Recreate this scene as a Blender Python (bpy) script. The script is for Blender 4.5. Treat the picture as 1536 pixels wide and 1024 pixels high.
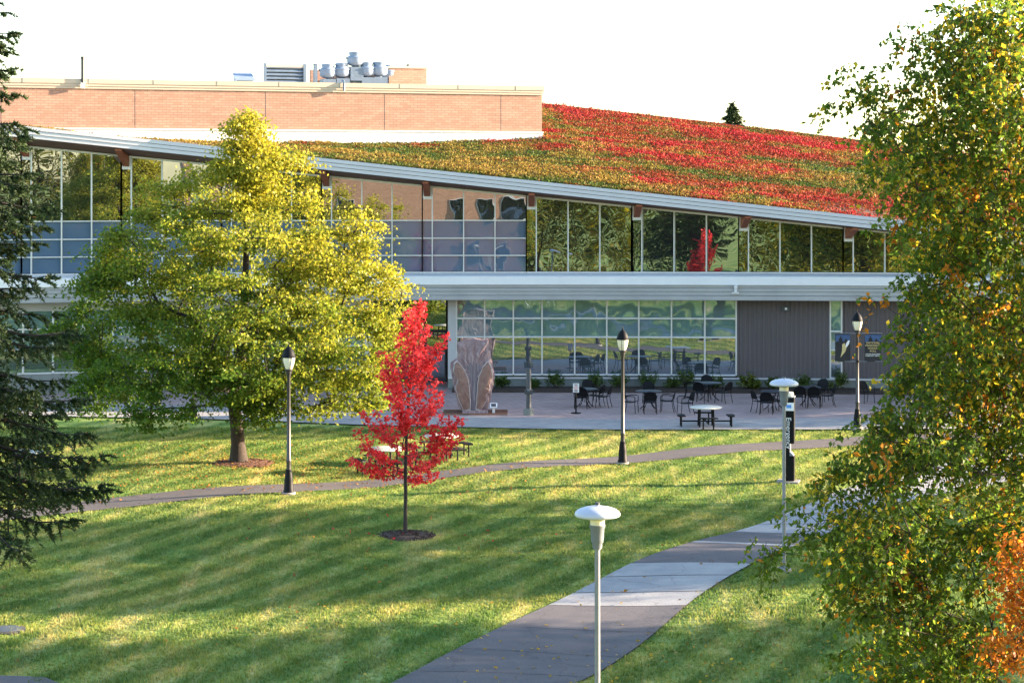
import bpy, bmesh, math, random
import numpy as np
from mathutils import Vector, Matrix

R = math.radians
for o in list(bpy.data.objects):
    bpy.data.objects.remove(o)
sc = bpy.context.scene
C = sc.collection

# ------------------------------------------------------------------ camera, sky, sun, exposure
CAM_H, F, HZ = 9.0, 3000.0, 270.0          # eye height (m), focal length and horizon row of the 1536x1024 photo
cd = bpy.data.cameras.new('camera')
cd.sensor_width = 36.0
cd.lens = 36.0 * F / 1536.0
cd.shift_y = -(512 - HZ) / 1536.0
cd.clip_start, cd.clip_end = 0.3, 6000
cam = bpy.data.objects.new('camera', cd)
cam.location = (0, 0, CAM_H)
cam.rotation_euler = (R(90), 0, 0)
C.objects.link(cam)
sc.camera = cam

SUN_A, SUN_E = 10.0, 12.5                  # sun azimuth from +x towards +y, and elevation (degrees)
w = bpy.data.worlds.new('World')
sc.world = w
w.use_nodes = True
nt = w.node_tree
bg = nt.nodes['Background']
sky = nt.nodes.new('ShaderNodeTexSky')
sky.sky_type = 'NISHITA'
sky.sun_disc = False
sky.sun_elevation = R(SUN_E)
sky.sun_rotation = R(90 - SUN_A)
sky.air_density = 1.0
sky.dust_density = 0.6
sky.ozone_density = 1.3
bg.inputs['Strength'].default_value = 0.105
nt.links.new(sky.outputs[0], bg.inputs['Color'])
sl = bpy.data.lights.new('sun', 'SUN')
sl.energy = 5.0
sl.angle = R(0.5)
sl.color = (1.0, 0.78, 0.55)
so = bpy.data.objects.new('sun', sl)
sv = Vector((math.cos(R(SUN_E)) * math.cos(R(SUN_A)), math.cos(R(SUN_E)) * math.sin(R(SUN_A)), math.sin(R(SUN_E))))
so.rotation_euler = sv.to_track_quat('Z', 'Y').to_euler()
so.location = (60, 20, 40)
C.objects.link(so)
vs = sc.view_settings
vs.view_transform = 'Standard'
vs.look = 'None'
vs.exposure = 2.75
vs.gamma = 1.0
sc.cycles.use_denoising = True
sc.cycles.max_bounces = 8
sc.cycles.transparent_max_bounces = 16

# ------------------------------------------------------------------ helpers
def gpt(px, py):                            # photo pixel -> point on the flat ground
    d = F * CAM_H / (py - HZ)
    return ((px - 768) / F * d, d)
def wpt(px, py, d):                         # photo pixel at a known distance -> world point
    return Vector(((px - 768) / F * d, d, CAM_H - (py - HZ) * d / F))

def tag(o, label=None, cat=None, group=None, kind=None):
    if label: o['label'] = label
    if cat: o['category'] = cat
    if group: o['group'] = group
    if kind: o['kind'] = kind
    return o
def empty(name, loc=(0, 0, 0), rz=0):
    o = bpy.data.objects.new(name, None)
    o.location = loc
    o.rotation_euler = (0, 0, rz)
    o.empty_display_size = 0.2
    C.objects.link(o)
    return o
def thing(name, label, cat, loc=(0, 0, 0), rz=0, group=None):
    return tag(empty(name, loc, rz), label, cat, group)
def copy_tree(o, parent=None):
    c = o.copy()
    C.objects.link(c)
    c.parent = parent
    for ch in o.children:
        copy_tree(ch, c)
    return c

class MB:
    """collects shapes and links them as ONE mesh object"""
    def __init__(s): s.v, s.f, s.m = [], [], []
    def add(s, vs, fs, m=0):
        b = len(s.v)
        s.v += [tuple(p) for p in vs]
        s.f += [tuple(b + i for i in f) for f in fs]
        s.m += [m] * len(fs)
        return s
    def box(s, x0, x1, y0, y1, z0, z1, m=0, bev=0.0):
        if bev > 0:
            bm = bmesh.new()
            bmesh.ops.create_cube(bm, size=1, matrix=Matrix.Translation(((x0 + x1) / 2, (y0 + y1) / 2, (z0 + z1) / 2)) @ Matrix.Diagonal((x1 - x0, y1 - y0, z1 - z0, 1)))
            bmesh.ops.bevel(bm, geom=bm.edges[:], offset=bev, segments=2, affect='EDGES')
            bm.verts.index_update()
            s.add([v.co[:] for v in bm.verts], [[v.index for v in f.verts] for f in bm.faces], m)
            bm.free()
            return s
        return s.hexa([(x0, y0, z0), (x1, y0, z0), (x1, y1, z0), (x0, y1, z0), (x0, y0, z1), (x1, y0, z1), (x1, y1, z1), (x0, y1, z1)], m)
    def hexa(s, p, m=0):
        return s.add(p, [(3, 2, 1, 0), (4, 5, 6, 7), (0, 1, 5, 4), (1, 2, 6, 5), (2, 3, 7, 6), (3, 0, 4, 7)], m)
    def tube(s, pts, rad, n=8, m=0, cap=True):
        pts = [Vector(p) for p in pts]
        rs = rad if isinstance(rad, (list, tuple)) else [rad] * len(pts)
        vs, fs = [], []
        for i, p in enumerate(pts):
            t = (pts[min(i + 1, len(pts) - 1)] - pts[max(i - 1, 0)]).normalized()
            a = t.cross(Vector((0, 0, 1)) if abs(t.z) < 0.95 else Vector((1, 0, 0))).normalized()
            b = t.cross(a)
            for k in range(n):
                q = 2 * math.pi * k / n
                vs.append(p + (a * math.cos(q) + b * math.sin(q)) * rs[i])
        for i in range(len(pts) - 1):
            for k in range(n):
                k2 = (k + 1) % n
                fs.append((i * n + k, i * n + k2, (i + 1) * n + k2, (i + 1) * n + k))
        if cap:
            fs.append(tuple(range(n - 1, -1, -1)))
            fs.append(tuple((len(pts) - 1) * n + k for k in range(n)))
        return s.add(vs, fs, m)
    def lathe(s, prof, n=20, m=0, c=(0, 0, 0)):
        vs, fs = [], []
        for r, z in prof:
            for k in range(n):
                q = 2 * math.pi * k / n
                vs.append((c[0] + r * math.cos(q), c[1] + r * math.sin(q), c[2] + z))
        for i in range(len(prof) - 1):
            for k in range(n):
                k2 = (k + 1) % n
                fs.append((i * n + k, i * n + k2, (i + 1) * n + k2, (i + 1) * n + k))
        fs.append(tuple(range(n - 1, -1, -1)))
        fs.append(tuple((len(prof) - 1) * n + k for k in range(n)))
        return s.add(vs, fs, m)
    def build(s, name, mats, parent=None, smooth=False):
        me = bpy.data.meshes.new(name)
        me.from_pydata(s.v, [], s.f)
        for mt in (mats if isinstance(mats, (list, tuple)) else [mats]):
            me.materials.append(mt)
        me.polygons.foreach_set('material_index', s.m)
        if smooth:
            me.polygons.foreach_set('use_smooth', [True] * len(s.f))
            try: me.set_sharp_from_angle(angle=R(40))
            except Exception: pass
        me.update()
        o = bpy.data.objects.new(name, me)
        C.objects.link(o)
        o.parent = parent
        return o

def np_mesh(name, V, n, mats, col=None, parent=None, mi=None):
    """V (k*n,3): k separate n-gons; col (k,3): one colour a face"""
    V = np.ascontiguousarray(V, dtype=np.float32)
    k = len(V) // n
    me = bpy.data.meshes.new(name)
    me.vertices.add(k * n); me.vertices.foreach_set('co', V.ravel())
    me.loops.add(k * n); me.loops.foreach_set('vertex_index', np.arange(k * n, dtype=np.int32))
    me.polygons.add(k); me.polygons.foreach_set('loop_start', np.arange(0, k * n, n, dtype=np.int32))
    for mt in (mats if isinstance(mats, (list, tuple)) else [mats]):
        me.materials.append(mt)
    if mi is not None: me.polygons.foreach_set('material_index', np.asarray(mi, dtype=np.int32))
    me.update(calc_edges=True)
    if col is not None:
        a = me.attributes.new('Col', 'FLOAT_COLOR', 'POINT')
        c4 = np.ones((k, n, 4), dtype=np.float32)
        c4[:, :, :3] = col[:, None, :]
        a.data.foreach_set('color', c4.ravel())
    o = bpy.data.objects.new(name, me)
    C.objects.link(o)
    o.parent = parent
    return o

# ------------------------------------------------------------------ materials
def new_mat(name):
    m = bpy.data.materials.new(name)
    m.use_nodes = True
    return m, m.node_tree.nodes, m.node_tree.links, m.node_tree.nodes['Principled BSDF']
def ramp(N, stops):
    r = N.new('ShaderNodeValToRGB')
    e = r.color_ramp.elements
    while len(e) < len(stops): e.new(0.5)
    for i, (p, c) in enumerate(stops):
        e[i].position = p
        e[i].color = (*c, 1)
    return r
def noise(N, L, vec, scale, detail=4, rough=0.6, dist=0.0):
    n = N.new('ShaderNodeTexNoise')
    n.inputs['Scale'].default_value = scale
    n.inputs['Detail'].default_value = detail
    n.inputs['Roughness'].default_value = rough
    n.inputs['Distortion'].default_value = dist
    if vec is not None: L.new(vec, n.inputs['Vector'])
    return n.outputs['Fac']
def mapping(N, L, vec, scale=(1, 1, 1), rot=(0, 0, 0)):
    mp = N.new('ShaderNodeMapping')
    mp.inputs['Scale'].default_value = scale
    mp.inputs['Rotation'].default_value = rot
    L.new(vec, mp.inputs['Vector'])
    return mp.outputs[0]
def mixc(N, L, fac, a, b, blend='MIX'):
    x = N.new('ShaderNodeMix')
    x.data_type = 'RGBA'
    x.blend_type = blend
    for inp, v in ((x.inputs[0], fac), (x.inputs[6], a), (x.inputs[7], b)):
        if isinstance(v, (int, float)): inp.default_value = v
        elif isinstance(v, tuple): inp.default_value = (*v, 1)
        else: L.new(v, inp)
    return x.outputs[2]
def bump(N, L, h, B, strength=0.3, dist=0.02):
    b = N.new('ShaderNodeBump')
    b.inputs['Strength'].default_value = strength
    b.inputs['Distance'].default_value = dist
    L.new(h, b.inputs['Height'])
    L.new(b.outputs[0], B.inputs['Normal'])
def posn(N, obj=False):
    if obj: return N.new('ShaderNodeTexCoord').outputs['Object']
    return N.new('ShaderNodeNewGeometry').outputs['Position']

def plain(name, c, rough=0.6, metal=0.0, var=0.25, scale=6.0, bmp=0.0, obj=True, spec=None):
    m, N, L, B = new_mat(name)
    p = posn(N, obj)
    f = noise(N, L, p, scale, 5, 0.65)
    r = ramp(N, [(0.3, tuple(x * (1 - var) for x in c)), (0.7, tuple(min(1, x * (1 + var)) for x in c))])
    L.new(f, r.inputs[0])
    L.new(r.outputs[0], B.inputs['Base Color'])
    B.inputs['Roughness'].default_value = rough
    B.inputs['Metallic'].default_value = metal
    if spec is not None: B.inputs['Specular IOR Level'].default_value = spec
    if bmp: bump(N, L, noise(N, L, p, scale * 5, 4), B, bmp, 0.02)
    return m

def leaf_mat(name, trans=0.45, rough=0.5, tint=(1, 1, 1)):
    m, N, L, B = new_mat(name)
    a = N.new('ShaderNodeAttribute'); a.attribute_name = 'Col'
    L.new(a.outputs['Color'], B.inputs['Base Color'])
    B.inputs['Roughness'].default_value = rough
    B.inputs['Specular IOR Level'].default_value = 0.3
    t = N.new('ShaderNodeBsdfTranslucent')
    L.new(mixc(N, L, 1.0, a.outputs['Color'], tint, 'MULTIPLY'), t.inputs['Color'])
    mx = N.new('ShaderNodeMixShader')
    mx.inputs[0].default_value = trans
    L.new(B.outputs[0], mx.inputs[1]); L.new(t.outputs[0], mx.inputs[2])
    L.new(mx.outputs[0], N['Material Output'].inputs[0])
    return m

def grass_color(N, L):
    p = posn(N)
    big = noise(N, L, p, 0.22, 3, 0.6)
    mow = noise(N, L, mapping(N, L, p, (1.1, 0.10, 0.01), (0, 0, R(26))), 1.0, 4, 0.62, 0.25)
    fine = noise(N, L, mapping(N, L, p, (1, 0.45, 1)), 5.0, 5, 0.7)
    r1 = ramp(N, [(0.32, (0.070, 0.138, 0.032)), (0.5, (0.150, 0.212, 0.056)), (0.68, (0.385, 0.350, 0.172))])
    L.new(mow, r1.inputs[0])
    r2 = ramp(N, [(0.30, (0.076, 0.145, 0.032)), (0.52, (0.158, 0.220, 0.060)), (0.76, (0.400, 0.360, 0.180))])
    L.new(fine, r2.inputs[0])
    c = mixc(N, L, 0.5, r1.outputs[0], r2.outputs[0])
    wv = N.new('ShaderNodeTexWave'); wv.wave_type = 'BANDS'; wv.bands_direction = 'X'
    wv.inputs['Scale'].default_value = 0.27; wv.inputs['Distortion'].default_value = 0.9; wv.inputs['Detail'].default_value = 3; wv.inputs['Detail Scale'].default_value = 0.35
    L.new(mapping(N, L, p, (1, 1, 1), (0, 0, R(26))), wv.inputs['Vector'])
    rw = ramp(N, [(0.25, (0.78, 0.86, 0.80)), (0.75, (1.42, 1.28, 1.30))])
    L.new(wv.outputs['Fac'], rw.inputs[0])
    c = mixc(N, L, 1.0, c, rw.outputs[0], 'MULTIPLY')
    r3 = ramp(N, [(0.35, (0.78, 0.95, 0.85)), (0.65, (1.25, 1.1, 1.0))])
    L.new(big, r3.inputs[0])
    return mixc(N, L, 1.0, c, r3.outputs[0], 'MULTIPLY'), fine, p

M = {}
def mk_lawn():
    m, N, L, B = new_mat('lawn')
    c, fine, p = grass_color(N, L)
    L.new(c, B.inputs['Base Color'])
    B.inputs['Roughness'].default_value = 0.9
    B.inputs['Specular IOR Level'].default_value = 0.1
    bump(N, L, noise(N, L, p, 22, 5, 0.7), B, 0.35, 0.03)
    M['lawn'] = m
    m, N, L, B = new_mat('grass_blades')
    c, fine, p = grass_color(N, L)
    at = N.new('ShaderNodeAttribute'); at.attribute_name = 'Col'
    c = mixc(N, L, 1.0, c, at.outputs['Color'], 'MULTIPLY')
    L.new(c, B.inputs['Base Color'])
    B.inputs['Roughness'].default_value = 0.6
    B.inputs['Specular IOR Level'].default_value = 0.25
    t = N.new('ShaderNodeBsdfTranslucent'); L.new(c, t.inputs['Color'])
    mx = N.new('ShaderNodeMixShader'); mx.inputs[0].default_value = 0.45
    L.new(B.outputs[0], mx.inputs[1]); L.new(t.outputs[0], mx.inputs[2])
    L.new(mx.outputs[0], N['Material Output'].inputs[0])
    M['blades'] = m
mk_lawn()

def mk_asphalt(name, c):
    m, N, L, B = new_mat(name)
    p = posn(N)
    f = noise(N, L, p, 60, 3, 0.8)
    g = noise(N, L, p, 0.8, 5, 0.65)
    r = ramp(N, [(0.3, tuple(x * 0.7 for x in c)), (0.7, tuple(x * 1.35 for x in c))])
    L.new(f, r.inputs[0])
    r2 = ramp(N, [(0.35, (0.82, 0.82, 0.84)), (0.65, (1.18, 1.16, 1.12))])
    L.new(g, r2.inputs[0])
    v = N.new('ShaderNodeTexVoronoi'); v.feature = 'DISTANCE_TO_EDGE'
    v.inputs['Scale'].default_value = 0.33
    wob = N.new('ShaderNodeVectorMath'); wob.operation = 'ADD'
    nn = N.new('ShaderNodeTexNoise'); nn.inputs['Scale'].default_value = 1.3; nn.inputs['Detail'].default_value = 6
    L.new(p, nn.inputs['Vector'])
    sc2 = N.new('ShaderNodeVectorMath'); sc2.operation = 'SCALE'; sc2.inputs['Scale'].default_value = 0.9
    L.new(nn.outputs['Color'], sc2.inputs[0]); L.new(p, wob.inputs[0]); L.new(sc2.outputs[0], wob.inputs[1])
    L.new(wob.outputs[0], v.inputs['Vector'])
    rc = ramp(N, [(0.002, (0.72, 0.72, 0.72)), (0.006, (1, 1, 1))])
    L.new(v.outputs['Distance'], rc.inputs[0])
    c1 = mixc(N, L, 1.0, r.outputs[0], r2.outputs[0], 'MULTIPLY')
    L.new(mixc(N, L, 1.0, c1, rc.outputs[0], 'MULTIPLY'), B.inputs['Base Color'])
    B.inputs['Roughness'].default_value = 0.85
    bump(N, L, f, B, 0.5, 0.01)
    M[name] = m
mk_asphalt('asphalt', (0.082, 0.074, 0.080))
mk_asphalt('path_asphalt', (0.078, 0.066, 0.066))
mk_asphalt('concrete', (0.25, 0.25, 0.255))
mk_asphalt('pale_concrete', (0.27, 0.265, 0.265))

def mk_brick(name, c1, c2, mortar, scale, rot=None, bw=0.5, rh=0.25, ms=0.02, vertical=True, var=(0.8, 1.2)):
    m, N, L, B = new_mat(name)
    p = posn(N, True) if vertical else posn(N)
    if vertical:                            # object space: x along the wall, z up
        s = N.new('ShaderNodeSeparateXYZ'); L.new(p, s.inputs[0])
        cb = N.new('ShaderNodeCombineXYZ')
        ad = N.new('ShaderNodeMath'); ad.operation = 'ADD'
        L.new(s.outputs[0], ad.inputs[0]); L.new(s.outputs[1], ad.inputs[1])
        L.new(ad.outputs[0], cb.inputs[0]); L.new(s.outputs[2], cb.inputs[1])
        v = cb.outputs[0]
    else:
        v = mapping(N, L, p, (1, 1, 1), (0, 0, R(rot or 0)))
    b = N.new('ShaderNodeTexBrick')
    b.inputs['Color1'].default_value = (*c1, 1)
    b.inputs['Color2'].default_value = (*c2, 1)
    b.inputs['Mortar'].default_value = (*mortar, 1)
    b.inputs['Scale'].default_value = scale
    b.inputs['Brick Width'].default_value = bw
    b.inputs['Row Height'].default_value = rh
    b.inputs['Mortar Size'].default_value = ms
    b.inputs['Bias'].default_value = -0.1
    L.new(v, b.inputs['Vector'])
    g = noise(N, L, mapping(N, L, p, (1, 1, 3)), 0.7, 5, 0.7)
    r = ramp(N, [(0.3, (var[0],) * 3), (0.7, (var[1],) * 3)])
    L.new(g, r.inputs[0])
    L.new(mixc(N, L, 1.0, b.outputs['Color'], r.outputs[0], 'MULTIPLY'), B.inputs['Base Color'])
    B.inputs['Roughness'].default_value = 0.85
    bump(N, L, b.outputs['Fac'], B, -0.4, 0.01)
    M[name] = m
mk_brick('brick', (0.44, 0.255, 0.180), (0.37, 0.195, 0.130), (0.27, 0.165, 0.12), 1.0, bw=0.34, rh=0.115, ms=0.014, var=(0.88, 1.12))
mk_brick('pavers', (0.40, 0.285, 0.26), (0.31, 0.23, 0.225), (0.20, 0.16, 0.155), 1.0, rot=35, bw=0.4, rh=0.2, ms=0.012, vertical=False)

M['fascia'] = plain('fascia', (0.50, 0.50, 0.54), 0.45, 0.15, 0.05, 0.6)
M['white_panel'] = plain('white_panel', (0.72, 0.72, 0.73), 0.5, 0, 0.05, 0.8)
M['roof_soil'] = plain('roof_soil', (0.075, 0.040, 0.022), 0.95, 0, 0.4, 2.0)
M['grey_band'] = plain('grey_band', (0.36, 0.37, 0.39), 0.42, 0.35, 0.12, 0.5)
M['mullion'] = plain('mullion', (0.62, 0.62, 0.63), 0.4, 0.4, 0.06, 1.0)
M['wood'] = plain('wood', (0.30, 0.085, 0.035), 0.55, 0, 0.25, 2.0)
M['soffit'] = plain('soffit', (0.17, 0.085, 0.06), 0.7, 0, 0.2, 1.0)
M['corrugated'] = plain('corrugated', (0.112, 0.094, 0.100), 0.5, 0.1, 0.08, 0.5)
M['base_concrete'] = plain('base_concrete', (0.175, 0.19, 0.18), 0.85, 0, 0.14, 1.2, 0.2)
M['column'] = plain('column', (0.42, 0.42, 0.43), 0.55, 0.1, 0.06, 0.7)
M['coping'] = plain('coping', (0.50, 0.41, 0.31), 0.55, 0, 0.05, 0.6)
M['flashing'] = plain('flashing', (0.78, 0.75, 0.70), 0.6, 0, 0.05, 0.6)
M['black_metal'] = plain('black_metal', (0.0045, 0.005, 0.0065), 0.55, 0, 0.25, 5, spec=0.15)
M['dark_metal'] = plain('dark_metal', (0.045, 0.042, 0.045), 0.45, 0.2, 0.2, 5)
M['grey_metal'] = plain('grey_metal', (0.052, 0.060, 0.068), 0.55, 0.0, 0.12, 4)
M['lamp_grey'] = plain('lamp_grey', (0.14, 0.155, 0.18), 0.5, 0.0, 0.1, 5)
M['silver'] = plain('silver', (0.205, 0.22, 0.25), 0.45, 0.3, 0.10, 4)
M['dome_white'] = plain('dome_white', (0.46, 0.48, 0.545), 0.4, 0, 0.05, 3)
M['fan_metal'] = plain('fan_metal', (0.20, 0.255, 0.35), 0.45, 0.0, 0.10, 2)
M['fan_dark'] = plain('fan_dark', (0.11, 0.155, 0.22), 0.5, 0.0, 0.15, 2)
M['table_white'] = plain('table_white', (0.62, 0.58, 0.50), 0.5, 0, 0.06, 5)
M['table_dark'] = plain('table_dark', (0.030, 0.038, 0.055), 0.35, 0.1, 0.15, 5)
M['lamp_glass'] = plain('lamp_glass', (0.82, 0.74, 0.58), 0.25, 0, 0.08, 8)
M['lamp_base'] = plain('lamp_base', (0.27, 0.245, 0.225), 0.85, 0, 0.15, 6, 0.2)
M['mulch'] = plain('mulch', (0.040, 0.026, 0.020), 0.95, 0, 0.6, 14, 0.8, obj=False)
M['mulch_leaf'] = plain('mulch_leaf', (0.13, 0.055, 0.030), 0.95, 0, 0.6, 10, 0.8, obj=False)
M['bark'] = plain('bark', (0.036, 0.024, 0.018), 0.9, 0, 0.45, 9, 0.8, obj=False)
M['bark_dark'] = plain('bark_dark', (0.030, 0.024, 0.022), 0.9, 0, 0.4, 9, 0.6, obj=False)
M['bark_birch'] = plain('bark_birch', (0.16, 0.12, 0.09), 0.8, 0, 0.5, 7, 0.4, obj=False)
M['sign_white'] = plain('sign_white', (0.75, 0.75, 0.76), 0.5, 0, 0.03, 3)
M['sign_red'] = plain('sign_red', (0.60, 0.05, 0.04), 0.5, 0, 0.05, 3)
M['ink'] = plain('ink', (0.06, 0.06, 0.07), 0.6, 0, 0.1, 3)
M['blue_light'] = plain('blue_light', (0.10, 0.28, 0.70), 0.25, 0, 0.1, 6)
M['banner'] = plain('banner', (0.012, 0.013, 0.020), 0.7, 0, 0.2, 6)
M['banner_blue'] = plain('banner_blue', (0.035, 0.075, 0.19), 0.7, 0, 0.2, 6)
M['banner_gold'] = plain('banner_gold', (0.50, 0.40, 0.20), 0.7, 0, 0.05, 6)
M['banner_pale'] = plain('banner_pale', (0.70, 0.70, 0.74), 0.7, 0, 0.05, 6)
M['rail_yellow'] = plain('rail_yellow', (0.5, 0.3, 0.05), 0.6, 0, 0.1, 6)
M['underlay'] = plain('underlay', (0.05, 0.048, 0.045), 0.9, 0, 0.2, 3, obj=False)
M['white_tip'] = plain('white_tip', (0.7, 0.7, 0.68), 0.6, 0, 0.05, 3)
M['leaf'] = leaf_mat('leaf', 0.55)
M['leaf_thin'] = leaf_mat('leaf_thin', 0.66)
M['needle'] = leaf_mat('needle', 0.2, 0.6)
M['sedum'] = leaf_mat('sedum', 0.3, 0.8)

def mk_glass(name, base, refl, wav=0.5, sc_=0.55, tint=(0.9, 0.95, 1.0)):
    m, N, L, B = new_mat(name)
    B.inputs['Base Color'].default_value = (*base, 1)
    B.inputs['Roughness'].default_value = 0.15
    B.inputs['Specular IOR Level'].default_value = 0.2
    g = N.new('ShaderNodeBsdfGlossy')
    g.inputs['Color'].default_value = (*tint, 1)
    g.inputs['Roughness'].default_value = 0.0
    p = posn(N)
    n = noise(N, L, mapping(N, L, p, (1, 1, 0.7)), sc_, 2, 0.5)
    b = N.new('ShaderNodeBump'); b.inputs['Strength'].default_value = 1.0; b.inputs['Distance'].default_value = 0.02 * wav
    L.new(n, b.inputs['Height']); L.new(b.outputs[0], g.inputs['Normal'])
    mx = N.new('ShaderNodeMixShader'); mx.inputs[0].default_value = refl
    L.new(B.outputs[0], mx.inputs[1]); L.new(g.outputs[0], mx.inputs[2])
    L.new(mx.outputs[0], N['Material Output'].inputs[0])
    M[name] = m
mk_glass('glass', (0.008, 0.011, 0.014), 0.40, 0.42, tint=(0.80, 0.90, 1.0))
mk_glass('glass_blue', (0.080, 0.130, 0.205), 0.07, 0.6)
mk_glass('glass_teal', (0.105, 0.185, 0.205), 0.25, 0.9, 0.7, (0.65, 0.85, 1.0))
mk_glass('glass_low', (0.050, 0.066, 0.080), 0.33, 0.35, 0.5, (0.75, 0.88, 1.0))

# ------------------------------------------------------------------ ground, paths, plaza
rng = np.random.default_rng(7)
def gz(x, y):
    """gentle swells of the lawn (array-friendly)"""
    k = np.clip((71.0 - y) / 5.0, 0, 1) * np.clip((np.asarray(y) - 20) / 8, 0, 1)
    return k * (0.07 * np.sin(x * 0.33 + 0.5) * np.cos(y * 0.41) + 0.05 * np.sin(x * 0.7 + y * 0.23) + 0.14 * np.exp(-((y - 67.5) / 1.6) ** 2) * np.clip((2 - x) / 6, 0, 1))
def gzf(x, y): return float(gz(np.float64(x), np.float64(y)))

def grid_sheet(name, xs, ys, zf, mat):
    X, Y = np.meshgrid(xs, ys)
    Z = zf(X, Y)
    nx, ny = len(xs), len(ys)
    V = np.stack([X.ravel(), Y.ravel(), Z.ravel()], 1)
    i = np.arange(nx * ny).reshape(ny, nx)
    Fc = np.stack([i[:-1, :-1].ravel(), i[:-1, 1:].ravel(), i[1:, 1:].ravel(), i[1:, :-1].ravel()], 1)
    me = bpy.data.meshes.new(name)
    me.from_pydata(V.tolist(), [], Fc.tolist())
    me.materials.append(mat)
    me.polygons.foreach_set('use_smooth', [True] * len(Fc))
    o = bpy.data.objects.new(name, me); C.objects.link(o)
    return o
xs = np.concatenate([[-3000, -600, -150, -70], np.arange(-45, 60.1, 0.7), [80, 150, 600, 3000]])
ys = np.concatenate([[-3000, -400, -60, 0, 15], np.arange(22, 73, 0.7), [76, 80, 90, 120, 200, 600, 4000]])
tag(grid_sheet('ground', xs, ys, gz, M['lawn']), kind='structure')

def interp_edge(pts, n):
    """resample a list of ground points evenly"""
    P = np.array(pts, float)
    s = np.concatenate([[0], np.cumsum(np.linalg.norm(np.diff(P, axis=0), axis=1))])
    t = np.linspace(0, s[-1], n)
    return np.stack([np.interp(t, s, P[:, 0]), np.interp(t, s, P[:, 1])], 1)
def smooth_pts(P, k=3):
    P = P.copy()
    for _ in range(k): P[1:-1] = (P[:-2] + 2 * P[1:-1] + P[2:]) / 4
    return P

# asphalt path curving across the lawn
up = [(-120, 776), (-40, 770), (60, 757), (142, 747), (241, 739), (420, 727), (531, 717), (679, 706), (820, 693), (1000, 676), (1115, 667), (1276, 657), (1420, 648), (1640, 636)]
lo = [(-120, 795), (-40, 788), (82, 768), (161, 761), (241, 756), (420, 742), (597, 724.5), (673, 716), (820, 705), (1000, 690), (1115, 680.5), (1279, 669), (1420, 660), (1640, 649)]
PU = smooth_pts(interp_edge([gpt(*p) for p in up], 90), 8)
PL = smooth_pts(interp_edge([gpt(*p) for p in lo], 90), 8)
jit = np.random.default_rng(3).normal(0, 0.02, (90, 2))
PU += jit; PL += jit[::-1]
def ribbon(name, A, B_, dz, mat, nw=6):
    V, Fc = [], []
    for a, b in zip(A, B_):
        for k in range(nw + 1):
            q = a + (b - a) * k / nw
            V.append((q[0], q[1], gzf(q[0], q[1]) + dz))
    for i in range(len(A) - 1):
        for k in range(nw):
            j = i * (nw + 1) + k
            Fc.append((j, j + nw + 1, j + nw + 2, j + 1))
    mb = MB(); mb.add(V, Fc)
    return mb.build(name, mat)
tag(ribbon('asphalt_path', PU, PL, 0.03, M['path_asphalt']), kind='structure')

# walkway of alternating asphalt and concrete slabs running into the distance
WL = [(-4.6, 31.0), gpt(600, 1024), gpt(780, 926), gpt(843, 897.5), gpt(949, 849), gpt(1054, 812), gpt(1102, 797), gpt(1198, 761), (11.2, 60.5), (16.5, 67.2), (22, 73.2)]
WR = [(-1.6, 31.0), gpt(873, 1023), gpt(933, 980), gpt(1031, 906), gpt(1123, 856), (6.9, 49.2), (8.6, 52.0), (10.8, 55.2), (14.2, 59.4), (19.2, 65.6), (25, 71.4)]
NW = 200
EL, ER = smooth_pts(interp_edge(WL, NW), 20), smooth_pts(interp_edge(WR, NW), 20)
ribbon_und = ribbon('walkway_bed', EL, ER, 0.012, M['underlay']); tag(ribbon_und, kind='structure')
mb = MB()
def slab_kind(y):
    if y < 42.4: return 0
    if y < 46.5: return 1
    if y < 49.2: return 0
    if y < 49.5: return 1
    if y < 51.2: return 0
    return 1
i = 0
edges_at = [31.0, 33.0, 34.7, 36.4, 38.2, 40.3, 42.4, 43.6, 45.1, 46.5, 49.2, 49.5, 51.2, 52.6, 54.0, 55.4, 56.8, 58.3, 60, 61.6, 63.2, 65, 67, 69, 71, 72.8]
ymid = EL[:, 1]
for a, b in zip(edges_at[:-1], edges_at[1:]):
    k = slab_kind((a + b) / 2)
    g = 0.022 if k else 0.010
    yy = np.linspace(a + g, b - g, 5)
    row = []
    for y in yy:
        l = np.array([np.interp(y, EL[:, 1], EL[:, 0]), y]); yr = y - 0.15
        r = np.array([np.interp(yr, ER[:, 1], ER[:, 0]), yr])
        row.append([l + (r - l) * t for t in np.linspace(0, 1, 5)])
    V = [(q[0], q[1], gzf(q[0], q[1]) + 0.035) for rr in row for q in rr]
    Fc = [(i0 * 5 + j, i0 * 5 + j + 1, i0 * 5 + j + 6, i0 * 5 + j + 5) for i0 in range(4) for j in range(4)]
    mb.add(V, Fc, k)
tag(mb.build('walkway', [M['asphalt'], M['concrete']]), kind='structure')
mb = MB()                                   # corner of another walk, lower left of the view
A = [(-22, 31), (-16.5, 33.2), (-12.4, 35.0), (-9.7, 36.05), (-8.4, 35.9), (-6.6, 34.0), (-4, 30.5)]
tag(ribbon('side_walk', np.array(A[:4] + A[4:]), np.array([(-24, 26), (-18, 28), (-14, 29), (-10.5, 30), (-9, 30), (-8, 29.5), (-6, 27)]), 0.03, M['asphalt']), kind='structure')

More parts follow.
